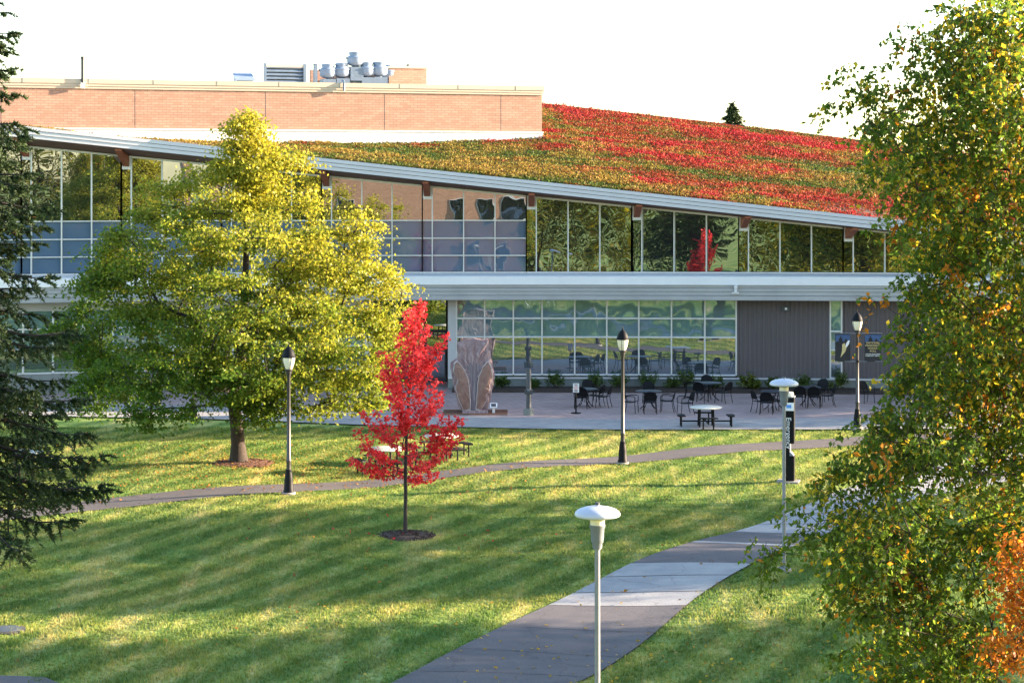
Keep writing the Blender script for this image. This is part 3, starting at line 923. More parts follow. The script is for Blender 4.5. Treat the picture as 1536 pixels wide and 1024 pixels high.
for i, (px, py, lb) in enumerate(fans):
    back = 6.4 if i != 5 else 7.4
    u, ztop, y = on_brk(px, py, back)
    c, s = math.cos(R(YB)), math.sin(R(YB))
    h = 0.72
    loc = (bp.x + u * c - back * s, y, ztop - h)
    if f0 is None:
        f0 = thing('exhaust_fan', lb, 'exhaust fan', loc, R(YB), 'roof exhaust fans on the brick block')
        MB().lathe([(0.16, 0.0), (0.28, 0.02), (0.39, 0.10), (0.425, 0.22), (0.425, 0.38), (0.45, 0.39), (0.45, 0.43), (0.40, 0.47), (0.36, 0.50)], 20).build('bowl', M['fan_metal'], f0, True)
        MB().lathe([(0.31, 0.50), (0.31, 0.60), (0.335, 0.61), (0.335, 0.69), (0.28, 0.72)], 20).build('cap', M['fan_metal'], f0, True)
        mb = MB().lathe([(0.16, -0.02), (0.14, 0.0), (0.14, 0.01)], 14); mb.box(-0.34, 0.34, -0.34, 0.34, -0.75, -0.06, bev=0.01); mb.lathe([(0.12, -0.06), (0.12, 0.0)], 14)
        mb.build('curb', M['fan_dark'], f0)
        for q in (-0.475, 0.445): MB().box(q, q + 0.03, -0.03, 0.03, 0.33, 0.46).build('latch', M['ink'], f0)
    else:
        f = copy_tree(f0); f.location = loc; f['label'] = lb
o = MB().lathe([(0.02, 0), (0.05, 0.02), (0.07, 0.06), (0.05, 0.11), (0.015, 0.13)], 10)
o.tube([(0.04, 0, 0.09), (0.09, 0, 0.13), (0.14, 0, 0.13)], [0.03, 0.03, 0.006], 8); o.tube([(-0.05, 0, 0.06), (-0.15, 0, 0.03)], [0.03, 0.01], 6)
u, zb, y = on_brk(612, 98.6, 7.02)
b = o.build('bird', M['ink'])
b.location = (bp.x + u * math.cos(R(YB)) - 7.02 * math.sin(R(YB)), y, CAM_H - (100 - HZ) * y / F)
tag(b, 'tiny dark bird perched on the small brick roof block', 'bird')

# brick hall on the near side of the lawn: the camera looks out from it, and the glass front reflects it
hall = thing('brick_hall', 'sunlit brick hall seen only as a reflection in the upper windows', 'building', (0, -1.2, 0))
MB().box(-12, 5, -16, 0, 0, 13).build('wall', M['brick'], hall)
MB().box(-12.2, 5.2, -16.2, 0.2, 13, 13.5).build('coping', M['coping'], hall)
for k in range(3):
    for zf in (1.2, 5.0, 9.3):
        x = -10.6 + k * 6.1
        f = MB().box(x, x + 1.6, 0.0, 0.05, zf, zf + 2.4).build('window', M['mullion'], hall)
        MB().box(x + 0.08, x + 1.52, 0.051, 0.07, zf + 0.08, zf + 2.32).build('pane', M['glass'], f)

# ------------------------------------------------------------------ planting along the wall
mb = BB() if False else MB()
X = arc_xs(px2x(680), 33, 1.0)
V = []
for x in X:
    y1 = fy(x) - 0.16; y0 = fy(x) - 1.75
    V += [(x, y0, 0.05), (x, y0 + 0.08, 0.12), (x, (y0 + y1) / 2, 0.19), (x, y1, 0.16)]
mb.add(V, [(4 * i + k, 4 * i + 4 + k, 4 * i + 5 + k, 4 * i + 1 + k) for i in range(len(X) - 1) for k in range(3)])
tag(mb.build('planting_bed', M['mulch']), kind='structure')

pl = [(752, 588, 0.50), (800, 590, 0.38), (832, 589, 0.62), (891, 587, 0.60), (930, 588, 0.62), (974, 588, 0.68), (1007, 592, 0.42), (1028, 588, 0.74), (1075, 590, 0.5), (1122, 588, 0.66), (1133, 593, 0.35), (1160, 588, 0.5), (1202, 588, 0.62), (1255, 588, 0.8)]
names = ['behind the carved boulder right edge', 'right of the grey post base', 'left of the notice stand', 'behind the dark table near the notice stand', 'left of the lamp post', 'right of the lamp post',
         'short one between two taller ones', 'behind the lone empty chair', 'behind the dark table under the last glazed column', 'below the corner of the ribbed cladding', 'tiny one beside the plant below the cladding corner', 'behind the nearer dome lamp head', 'behind the crowded far dark table', 'below the narrow tall window']
for i, (px, py, h) in enumerate(pl):
    r = np.random.default_rng(100 + i)
    x = px2x(px, -0.9); y = fy(x) - 0.9
    nb = 26
    q = r.uniform(0, 2 * np.pi, nb); tl = r.uniform(0.25, 1.1, nb)
    dirs = np.stack([np.cos(q) * np.sin(tl), np.sin(q) * np.sin(tl), np.cos(tl)], 1)
    k = r.uniform(0.35, 1.0, (nb, 30))
    P = (dirs[:, None, :] * k[:, :, None] * h).reshape(-1, 3) + r.normal(0, 0.03, (nb * 30, 3))
    P[:, 2] = np.maximum(P[:, 2] - 0.25 * (P[:, 0] ** 2 + P[:, 1] ** 2), 0.01)
    g = r.uniform(0.6, 1.4, len(P))
    col = np.stack([0.10 * g, 0.155 * g, 0.035 * g], 1)
    if i in (9, 10): col *= np.array([1.5, 1.2, 0.8])
    t = thing('plant', 'leafy green plant, ' + names[i], 'plant', (x, y, 0.17), 0, 'green plants along the building base')
    np_mesh('foliage', leaf_quads(P, r.uniform(0.07, 0.13, len(P)), r, 0.5), 4, M['leaf'], col, t)
    mb = MB()
    for d in dirs[:8]: mb.tube([(0, 0, -0.02), tuple(d * h * 0.4), tuple(d * h * 0.7 - np.array([0, 0, 0.02]))], [0.012, 0.009, 0.004], 5)
    mb.build('stem', M['bark'], t)

# ------------------------------------------------------------------ lamps
def acorn_lamp():
    t = empty('lamp_post')
    MB().lathe([(0.20, -0.10), (0.20, 0.06), (0.185, 0.075)], 24).build('footing', M['lamp_base'], t, True)
    MB().lathe([(0.155, 0.07), (0.155, 0.13), (0.14, 0.15), (0.125, 0.42), (0.10, 0.62), (0.085, 0.66), (0.095, 0.70), (0.075, 0.74)], 20).build('base', M['black_metal'], t, True)
    MB().lathe([(0.066, 0.74), (0.066, 0.95), (0.075, 0.97), (0.075, 1.0), (0.060, 1.02), (0.050, 3.42), (0.062, 3.44), (0.062, 3.48), (0.075, 3.50), (0.080, 3.56), (0.105, 3.58), (0.115, 3.62), (0.095, 3.64)], 16).build('pole', M['dark_metal'], t, True)
    g = MB().lathe([(0.085, 3.63), (0.110, 3.66), (0.150, 3.78), (0.175, 3.90), (0.183, 3.99)], 24).build('globe', M['lamp_glass'], t, True)
    MB().lathe([(0.20, 3.975), (0.205, 4.00), (0.190, 4.02), (0.170, 4.10), (0.125, 4.19), (0.075, 4.255), (0.03, 4.29), (0.018, 4.31)], 24).build('cap', M['black_metal'], t, True)
    MB().lathe([(0.010, 4.30), (0.024, 4.33), (0.010, 4.36), (0.002, 4.42)], 10).build('finial', M['black_metal'], t, True)
    mb = MB()
    for k in range(4):
        q = k * math.pi / 2 + 0.6
        mb.tube([(0.105 * math.cos(q), 0.105 * math.sin(q), 3.64), (0.158 * math.cos(q), 0.158 * math.sin(q), 3.78), (0.190 * math.cos(q), 0.190 * math.sin(q), 3.98)], 0.007, 5)
    mb.build('globe_rib', M['dark_metal'], t)
    return t
LP = [((433, 744), 4.28, 'black acorn lamp post beside the path in front of the big yellow tree'), ((934, 696), 4.33, 'black acorn lamp post rising in front of the ground floor windows'),
      ((1286, 645), 4.25, 'black acorn lamp post carrying the two dark banners'), ((290, 628.5), 4.2, 'lamp post hidden by the big yellow tree with only its dark foot showing')]
l0 = acorn_lamp()
for i, ((px, py), h, lb) in enumerate(LP):
    x, y = gpt(px, py)
    l = l0 if i == 0 else copy_tree(l0)
    tag(l, lb, 'lamp', 'black acorn lamp posts')
    l.location = (x, y, gzf(x, y) + (0.05 if i in (2, 3) else 0.0))
    l.rotation_euler = (0, 0, i * 0.7)
    l.scale = (1, 1, h / 4.36)
# a squat concrete bollard foot under the banner lamp
xb, yb = gpt(1286, 645)

def dome_lamp():
    t = empty('dome_lamp')
    MB().lathe([(0.17, -0.08), (0.17, 0.05), (0.15, 0.07)], 20).build('footing', M['lamp_base'], t, True)
    mb = MB().lathe([(0.075, 0.07), (0.075, 0.10), (0.044, 0.12), (0.038, 3.70), (0.050, 3.705), (0.050, 3.73)], 16)
    mb.build('pole', M['silver'], t, True)
    MB().lathe([(0.066, 3.72), (0.070, 3.74), (0.072, 3.79), (0.086, 3.81), (0.092, 3.86), (0.100, 4.00), (0.112, 4.02), (0.115, 4.06)], 20).build('collar', M['lamp_grey'], t, True)
    MB().lathe([(0.104, 4.05), (0.108, 4.17)], 20).build('lens', M['lamp_glass'], t, True)
    MB().lathe([(0.12, 4.165), (0.29, 4.17), (0.325, 4.19), (0.331, 4.212), (0.318, 4.242), (0.275, 4.276), (0.20, 4.303), (0.10, 4.322), (0.035, 4.328), (0.03, 4.345), (0.01, 4.348)], 32).build('dome', M['dome_white'], t, True)
    MB().lathe([(0.034, 4.345), (0.036, 4.375), (0.028, 4.38)], 12).build('cap', M['grey_metal'], t, True)
    MB().box(-0.03, 0.03, -0.068, -0.05, 0.45, 0.60).build('access_cover', M['silver'], t)
    return t
d0 = dome_lamp()
tag(d0, 'silver pole lamp with white mushroom dome, closest to the camera by the walkway', 'lamp', 'silver dome lamps')
d0.location = (1.225, 28.7, 0)
d1 = copy_tree(d0)
x, y = gpt(1176, 861)
d1.location = (x, y, gzf(x, y)); d1.scale = (1, 1, 4.42 / 4.36); d1.rotation_euler = (0, 0, 1.0)
tag(d1, 'silver dome lamp standing in front of the dark emergency pillar', 'lamp', 'silver dome lamps')

# ------------------------------------------------------------------ banners on the third acorn lamp
def text(body, size, mat, parent, loc, rot=(R(90), 0, 0), name='lettering', align='CENTER', sx=1.0, bold=0.012):
    cu = bpy.data.curves.new(name, 'FONT')
    cu.body = body; cu.size = size; cu.align_x = align; cu.align_y = 'CENTER'; cu.extrude = 0.0015
    cu.offset = size * bold
    o = bpy.data.objects.new(name, cu)
    cu.materials.append(mat)
    o.location = loc; o.rotation_euler = rot; o.scale = (sx, 1, 1)
    C.objects.link(o)
    bpy.context.view_layer.update()
    me = bpy.data.meshes.new_from_object(o.evaluated_get(bpy.context.evaluated_depsgraph_get()))
    bpy.data.objects.remove(o)
    me.materials.clear(); me.materials.append(mat)
    o = bpy.data.objects.new(name, me)
    o.location = loc; o.rotation_euler = rot; o.scale = (sx, 1, 1)
    C.objects.link(o); o.parent = parent
    return o
KB = yb / F                                  # metres a photo pixel at the banner lamp
def ban(px0, px1, lb):
    t = thing('banner', lb, 'banner', (xb, yb, 0))
    x0, x1 = (px0 - 1286) * KB, (px1 - 1286) * KB
    z1, z0 = 9 - (500 - HZ) * KB, 9 - (542 - HZ) * KB
    n = 10
    mb = MB()
    V = []
    for k in range(n + 1):
        for q in range(3):
            x = x0 + (x1 - x0) * k / n
            y = -0.10 + 0.015 * math.sin(k * 0.7 + q)
            V.append((x, y, z1 + (z0 - z1) * q / 2)); 
    base = len(V)
    V += [(a, b + 0.006, c) for a, b, c in V]
    Fc = []
    for k in range(n):
        for q in range(2):
            i = k * 3 + q
            Fc.append((i, i + 1, i + 4, i + 3)); Fc.append((base + i, base + i + 3, base + i + 4, base + i + 1))
    mb.add(V, Fc)
    mb.build('cloth', M['banner'], t)
    for z in (z1, z0):
        s = 1 if x1 > 0 else -1
        MB().tube([(0.05 * s, -0.09, z + 0.01), (max(x1, x0, key=abs) + 0.03 * s, -0.09, z + 0.01)], 0.012, 8).build('arm', M['silver'], t)
    for z in (z1, z0): MB().lathe([(0.062, z - 0.03), (0.07, z - 0.03), (0.07, z + 0.05), (0.062, z + 0.05)], 12).build('clamp', M['black_metal'], t)
    mb = MB()                                # pale blue sky above a dark skyline
    xs_ = np.linspace(x0 + 0.012, x1 - 0.012, 14)
    sky_h = [0.26, 0.24, 0.24, 0.12, 0.05, 0.12, 0.22, 0.25, 0.16, 0.14, 0.20, 0.24, 0.25]
    for k in range(13):
        mb.box(xs_[k], xs_[k + 1], -0.126, -0.122, z1 - 0.04 - sky_h[k], z1 - 0.04)
    mb.build('skyline', M['banner_blue'], t)
    return t, x0, x1, z0, z1
t, x0, x1, z0, z1 = ban(1252, 1275, 'dark banner left of its lamp post with a pale winged emblem')
cx = (x0 + x1) / 2 + 0.03
mb = MB()
mb.add([(cx - 0.12, -0.128, z0 + 0.15), (cx - 0.06, -0.128, z0 + 0.40), (cx - 0.06, -0.128, z0 + 0.62), (cx + 0.02, -0.128, z0 + 0.68), (cx + 0.10, -0.128, z0 + 0.50), (cx + 0.05, -0.128, z0 + 0.36)], [(0, 5, 4, 3, 2, 1)])
mb.build('emblem', M['banner_gold'], t)
mb = MB()
mb.add([(cx + 0.06, -0.131, z0 + 0.52), (cx + 0.08, -0.131, z0 + 0.66), (cx + 0.16, -0.131, z0 + 0.77), (cx + 0.21, -0.131, z0 + 0.76), (cx + 0.19, -0.131, z0 + 0.64), (cx + 0.12, -0.131, z0 + 0.54)], [(0, 5, 4, 3, 2, 1)])
mb.build('wing', M['banner_pale'], t)
t, x0, x1, z0, z1 = ban(1296, 1321, "dark banner right of its lamp post reading National President's Honor Roll")
cx = (x0 + x1) / 2
for i, (s, sz) in enumerate((('NATIONAL', 0.098), ("PRESIDENT'S", 0.098), ('HONOR', 0.098), ('ROLL', 0.098))):
    text(s, sz, M['banner_gold'], t, (cx, -0.13, z1 - 0.33 - i * 0.098))
for i, s in enumerate(('HIGHER EDUCATION', 'COMMUNITY SERVICE')):
    text(s, 0.056, M['banner_pale'], t, (cx, -0.13, z1 - 0.735 - i * 0.06))

# ------------------------------------------------------------------ emergency pillar
x, y = gpt(1184, 724)
t = thing('emergency_pillar', 'slim dark emergency phone pillar with white vertical lettering and blue light', 'phone pillar', (x, y, gzf(x, y)), R(-14))
K = y / F
MB().box(-0.36, 0.30, -0.30, 0.30, -0.05, 0.05, bev=0.012).build('footing', M['lamp_base'], t)
zt = 9 - (590 - HZ) * K
zn0, zn1 = 9 - (692 - HZ) * K, 9 - (656 - HZ) * K
hw = 0.155
mb = MB().box(-hw, hw, -hw, hw, 0.05, 0.80, bev=0.012)
mb.box(-hw, hw, -hw, hw, 1.16, zt - 0.60, bev=0.012)
mb.box(-hw, 0.02, -hw, hw, 0.78, 1.18)
mb.build('shaft', M['black_metal'], t)
MB().hexa([(0.021, -hw + 0.01, 0.80), (hw - 0.01, -hw + 0.01, 0.80), (hw - 0.01, hw - 0.01, 0.80), (0.021, hw - 0.01, 0.80), (0.021, -hw + 0.01, 0.92), (0.06, -hw + 0.01, 0.90), (0.06, hw - 0.01, 0.90), (0.021, hw - 0.01, 0.92)]).build('phone_shelf', M['silver'], t)
MB().box(0.022, 0.035, -hw + 0.02, hw - 0.02, 0.93, 1.155).build('phone_panel', M['silver'], t)
MB().box(-hw, hw, -hw, hw, zt - 0.595, zt - 0.10, bev=0.01).build('head', M['black_metal'], t)
MB().box(-hw + 0.03, hw - 0.005, -hw - 0.008, -hw - 0.001, zt - 0.52, zt - 0.28).build('notice', M['sign_white'], t)
MB().box(-hw + 0.08, hw - 0.08, -hw - 0.012, -hw - 0.009, zt - 0.44, zt - 0.34).build('pictogram', M['blue_light'], t)
MB().lathe([(0.13, zt - 0.10), (0.13, zt - 0.01), (0.10, zt + 0.02), (0.02, zt + 0.03)], 18).build('beacon', M['lamp_glass'], t, True)
MB().box(-hw - 0.01, hw + 0.01, -hw - 0.01, hw + 0.01, zt - 0.135, zt - 0.098).build('collar', M['silver'], t)
text('Emergency', 0.21, M['sign_white'], t, (-0.01, -hw - 0.004, zt - 1.18), (R(90), R(90), 0), sx=1.0, bold=0.0)

# ------------------------------------------------------------------ boulder, its plaque, grey post, notice stand
x, y = gpt(709, 620)
K = y / F
bo = thing('boulder', 'tall purple brown standing boulder with two pale rimmed petal patterns', 'boulder', (x, y, 0.05))
BOUT = [(695, 621), (687, 610), (683, 592), (679.5, 578), (677.5, 562), (675.5, 546), (683, 541), (687, 538), (685.5, 526), (686, 516), (697, 512.5), (711, 510), (722, 512), (733, 511.5), (735, 522), (736.5, 533), (739, 547), (742, 563), (741, 576), (738, 588), (736, 600), (732, 612), (728, 621)]
def bxz(p): return ((p[0] - 709) * K, max(0.0, (621 - p[1]) * K))
def stone_mat(name, c1, c2, c3, stretch):
    m, N, L, B = new_mat(name)
    p = posn(N, True)
    a = noise(N, L, mapping(N, L, p, stretch), 2.2, 7, 0.7, 1.2)
    r = ramp(N, [(0.3, c1), (0.5, c2), (0.68, c3)])
    L.new(a, r.inputs[0])
    L.new(r.outputs[0], B.inputs['Base Color'])
    B.inputs['Roughness'].default_value = 0.7
    bump(N, L, a, B, 0.8, 0.08)
    M[name] = m
stone_mat('stone', (0.17, 0.105, 0.115), (0.29, 0.19, 0.20), (0.44, 0.34, 0.35), (4, 4, 0.9))
stone_mat('stone_brown', (0.17, 0.085, 0.070), (0.26, 0.145, 0.12), (0.33, 0.22, 0.17), (1, 1, 1))
stone_mat('stone_rim', (0.36, 0.30, 0.31), (0.50, 0.44, 0.45), (0.60, 0.55, 0.56), (2, 2, 2))
stone_mat('stone_stripe', (0.10, 0.07, 0.09), (0.19, 0.15, 0.18), (0.36, 0.31, 0.33), (9, 9, 0.35))
def slab(pts, yf, th, bulge, name, mat, parent, rough=0.02, seed=0, rings=(0.0, 0.5, 0.85, 1.0), centre=None):
    """a solid with the outline pts (x,z): bulging front at yf, back at yf + th"""
    rr = random.Random(seed)
    n = len(pts)
    cx = centre[0] if centre else sum(p[0] for p in pts) / n
    cz = centre[1] if centre else sum(p[1] for p in pts) / n
    V, Fc = [(cx, yf - bulge, cz)], []
    for f in rings[1:]:
        for p in pts:
            V.append((cx + (p[0] - cx) * f, yf - bulge * (1 - f ** 2.5) + rr.uniform(-rough, rough) * (f < 0.99), cz + (p[1] - cz) * f))
    nr = len(rings) - 1
    for i in range(n): Fc.append((0, 1 + i, 1 + (i + 1) % n))
    for s in range(nr - 1):
        for i in range(n):
            j = (i + 1) % n
            Fc.append((1 + s * n + i, 1 + (s + 1) * n + i, 1 + (s + 1) * n + j, 1 + s * n + j))
    b = len(V)
    for p in pts: V.append((cx + (p[0] - cx) * 0.97, yf + th + rr.uniform(-rough, rough) * 2, cz + (p[1] - cz) * 0.98))
    for i in range(n):
        j = (i + 1) % n
        Fc.append((1 + (nr - 1) * n + i, b + i, b + j, 1 + (nr - 1) * n + j))
    Fc.append(tuple(b + i for i in range(n)))
    mb = MB(); mb.add(V, Fc)
    return mb.build(name, mat, parent)
def densify(pts, k=3, amp=0.0, seed=1):
    rr = random.Random(seed); out = []
    for i in range(len(pts)):
        a, b = pts[i], pts[(i + 1) % len(pts)]
        for q in range(k):
            t = q / k
            out.append((a[0] + (b[0] - a[0]) * t + (rr.uniform(-amp, amp) if q else 0), a[1] + (b[1] - a[1]) * t + (rr.uniform(-amp, amp) if q else 0)))
    return out
slab(densify([bxz(p) for p in BOUT], 2, 0.02), -0.18, 0.62, 0.10, 'body', M['stone'], bo, 0.03, 3)
def petal(pts, name_in, seed):
    P = densify([bxz(p) for p in pts], 3, 0.012, seed)
    n = len(P); cx = sum(p[0] for p in P) / n; cz = sum(p[1] for p in P) / n
    slab(P, -0.285, 0.10, 0.03, 'rim', M['stone_rim'], bo, 0.004, seed)
    Q = [(cx + (p[0] - cx) * 0.90, cz + (p[1] - cz) * 0.94) for p in P]
    slab(Q, -0.30, 0.05, 0.05, 'petal', M['stone_brown'], bo, 0.012, seed + 5)
petal([(696, 619), (690, 606), (686, 594), (683, 582), (687, 572), (680, 558), (681, 546), (686, 542), (695, 552), (702, 567), (705, 585), (706.5, 602), (706, 617)], 'petal', 11)
petal([(713.5, 616), (714.5, 600), (716, 582), (718, 566), (724, 552), (733, 542), (737, 550), (740, 566), (736.5, 576), (735, 588), (730, 594), (729.5, 604), (724, 612), (720, 618)], 'petal', 17)
slab(densify([bxz(p) for p in [(707, 618), (707.6, 600), (706.2, 580), (703, 562), (698, 552), (704, 546), (711, 544), (718, 546), (722, 552), (718, 562), (716, 580), (714, 600), (713, 618)]], 2, 0.006, 5), -0.268, 0.08, 0.02, 'striped_core', M['stone_stripe'], bo, 0.004, 9)
MB().hexa([(-0.42, -0.48, -0.05), (0.62, -0.50, -0.05), (0.62, 0.40, -0.05), (-0.42, 0.40, -0.05), (-0.36, -0.42, 0.10), (0.56, -0.44, 0.13), (0.56, 0.36, 0.10), (-0.36, 0.36, 0.10)]).build('foot', M['stone'], bo)
tag(MB().hexa([(x - 1.15, y - 0.9, 0.045), (x + 1.35, y - 0.9, 0.045), (x + 1.35, y + 0.9, 0.045), (x - 1.15, y + 0.9, 0.045), (x - 1.05, y - 0.8, 0.065), (x + 1.25, y - 0.8, 0.065), (x + 1.25, y + 0.8, 0.065), (x - 1.05, y + 0.8, 0.065)]).build('boulder_bed', M['mulch_leaf']), kind='structure')
x, y = gpt(740.5, 621)
t = thing('plaque_stand', 'small white angled plaque on a short post beside the boulder', 'sign', (x, y - 0.1, 0.05))
MB().box(-0.05, 0.05, -0.03, 0.03, 0, 0.27).build('post', M['sign_white'], t)
MB().hexa([(-0.14, -0.12, 0.22), (0.14, -0.12, 0.22), (0.14, 0.10, 0.36), (-0.14, 0.10, 0.36), (-0.14, -0.13, 0.245), (0.14, -0.13, 0.245), (0.14, 0.09, 0.385), (-0.14, 0.09, 0.385)]).build('plate', M['sign_white'], t)
MB().hexa([(-0.095, -0.096, 0.264), (0.095, -0.096, 0.264), (0.095, 0.05, 0.358), (-0.095, 0.05, 0.358), (-0.095, -0.098, 0.272), (0.095, -0.098, 0.272), (0.095, 0.048, 0.366), (-0.095, 0.048, 0.366)]).build('inscription', M['ink'], t)

x, y = gpt(793, 624)
K = y / F
t = thing('grey_post', 'grey metal pole with a junction box on a concrete foot right of the boulder', 'post', (x, y, 0.05))
MB().lathe([(0.20, -0.05), (0.20, 0.22), (0.18, 0.24)], 18).build('footing', M['base_concrete'], t, True)
MB().lathe([(0.095, 0.24), (0.095, 1.60), (0.085, 1.62), (0.085, 1.74), (0.06, 1.76)], 18).build('shaft', M['grey_metal'], t, True)
MB().box(-0.16, 0.16, -0.16, 0.10, 0.80, 0.96, bev=0.012).build('box', M['grey_metal'], t)
MB().box(-0.05, 0.05, -0.19, -0.16, 0.93, 1.0).build('bracket', M['silver'], t)

x, y = gpt(864, 621.5)
K = y / F
t = thing('notice_stand', 'white notice with a red ring on a thin black pedestal', 'sign', (x, y, 0.05))
MB().lathe([(0.20, 0.0), (0.20, 0.02), (0.05, 0.035), (0.03, 0.04)], 20).build('foot', M['black_metal'], t, True)
MB().lathe([(0.028, 0.03), (0.028, 0.88)], 10).build('stem', M['black_metal'], t)
MB().box(-0.115, 0.115, -0.035, -0.015, 0.80, 1.15).build('board', M['sign_white'], t)
MB().tube([(0.05 * math.cos(q), -0.040, 0.985 + 0.06 * math.sin(q)) for q in np.linspace(0, 6.28, 20)], 0.011, 6).build('ring', M['sign_red'], t)
mb = MB()
for z, a in ((1.115, 0.08), (1.085, 0.075), (0.885, 0.08), (0.86, 0.06), (0.835, 0.075)): mb.box(-a, a, -0.038, -0.0355, z - 0.008, z + 0.008)
mb.build('print', M['ink'], t)

x, y = gpt(12.5, 817)
t = thing('stake_post', 'thin black stake with a white tip standing in the lawn under the spruce', 'stake', (x, y, gzf(x, y)))
MB().lathe([(0.022, -0.1), (0.022, 1.12)], 8).build('shaft', M['black_metal'], t)
MB().lathe([(0.027, 1.12), (0.027, 1.22), (0.02, 1.23)], 8).build('tip', M['white_tip'], t)
x, y = gpt(10, 950)
t = thing('utility_cover', 'flat pale round utility cover set in the lawn at the left edge', 'cover', (x, y, gzf(x, y)))
MB().lathe([(0.38, -0.05), (0.38, 0.030), (0.36, 0.036)], 28).build('ring', M['underlay'], t, True)
MB().lathe([(0.28, 0.02), (0.28, 0.042), (0.26, 0.046)], 28).build('lid', M['grey_metal'], t, True)

# ------------------------------------------------------------------ white round picnic tables with four bench seats
def picnic_table():
    t = empty('picnic_table')
    MB().lathe([(0.0, 0.705), (0.56, 0.71), (0.585, 0.725), (0.585, 0.745), (0.57, 0.757), (0.0, 0.76)], 36).build('tabletop', M['table_white'], t, True)
    for k in range(4):
        q = k * math.pi / 2 + math.pi / 4
        c, s = math.cos(q), math.sin(q)
        MB().tube([(0.34 * c, 0.34 * s, 0.71), (0.36 * c, 0.36 * s, 0.05), (0.40 * c, 0.40 * s, -0.01)], 0.035, 8).build('leg', M['black_metal'], t)
    for k in range(4):
        q = k * math.pi / 2
        c, s = math.cos(q), math.sin(q)
        mb = MB()
        n = 8; V = []
        for i in range(n + 1):               # curved seat plank
            a = q - 0.34 + 0.68 * i / n
            for r_, z in ((0.80, 0.42), (1.05, 0.42), (1.05, 0.46), (0.80, 0.46)): V.append((r_ * math.cos(a), r_ * math.sin(a), z))
        Fc = [(i * 4 + j, i * 4 + 4 + j, i * 4 + 4 + (j + 1) % 4, i * 4 + (j + 1) % 4) for i in range(n) for j in range(4)] + [(3, 2, 1, 0), (n * 4, n * 4 + 1, n * 4 + 2, n * 4 + 3)]
        mb.add(V, Fc)
        seat = mb.build('bench_seat', M['black_metal'], t)
        for a in (q - 0.2, q + 0.2):
            MB().tube([(0.93 * math.cos(a), 0.93 * math.sin(a), 0.42), (0.93 * math.cos(a), 0.93 * math.sin(a), -0.01)], 0.028, 8).build('seat_leg', M['black_metal'], seat)
    mb = MB()
    for k in range(2):
        q = k * math.pi / 2
        c, s = math.cos(q), math.sin(q)
        mb.tube([(-0.92 * c, -0.92 * s, 0.24), (0.92 * c, 0.92 * s, 0.24 + k * 0.001)], 0.028, 8)
    mb.build('cross_bar', M['black_metal'], t)
    return t
pt0 = picnic_table()
PT = [(1059, 641, 0.0, 'white round picnic table with black seats at the plaza edge'), (580, 704, 0.5, 'white round picnic table left of the red maple trunk'),
      (661, 689, 0.45, 'white round picnic table right of the red maple trunk'), (36, 716, 0.3, 'white round picnic table half hidden by the spruce')]
for i, (px, py, rz, lb) in enumerate(PT):
    x, y = gpt(px, py)
    o = pt0 if i == 0 else copy_tree(pt0)
    o.location = (x, y, gzf(x, y)); o.rotation_euler = (0, 0, rz)
    tag(o, lb, 'picnic table', 'white round picnic tables')

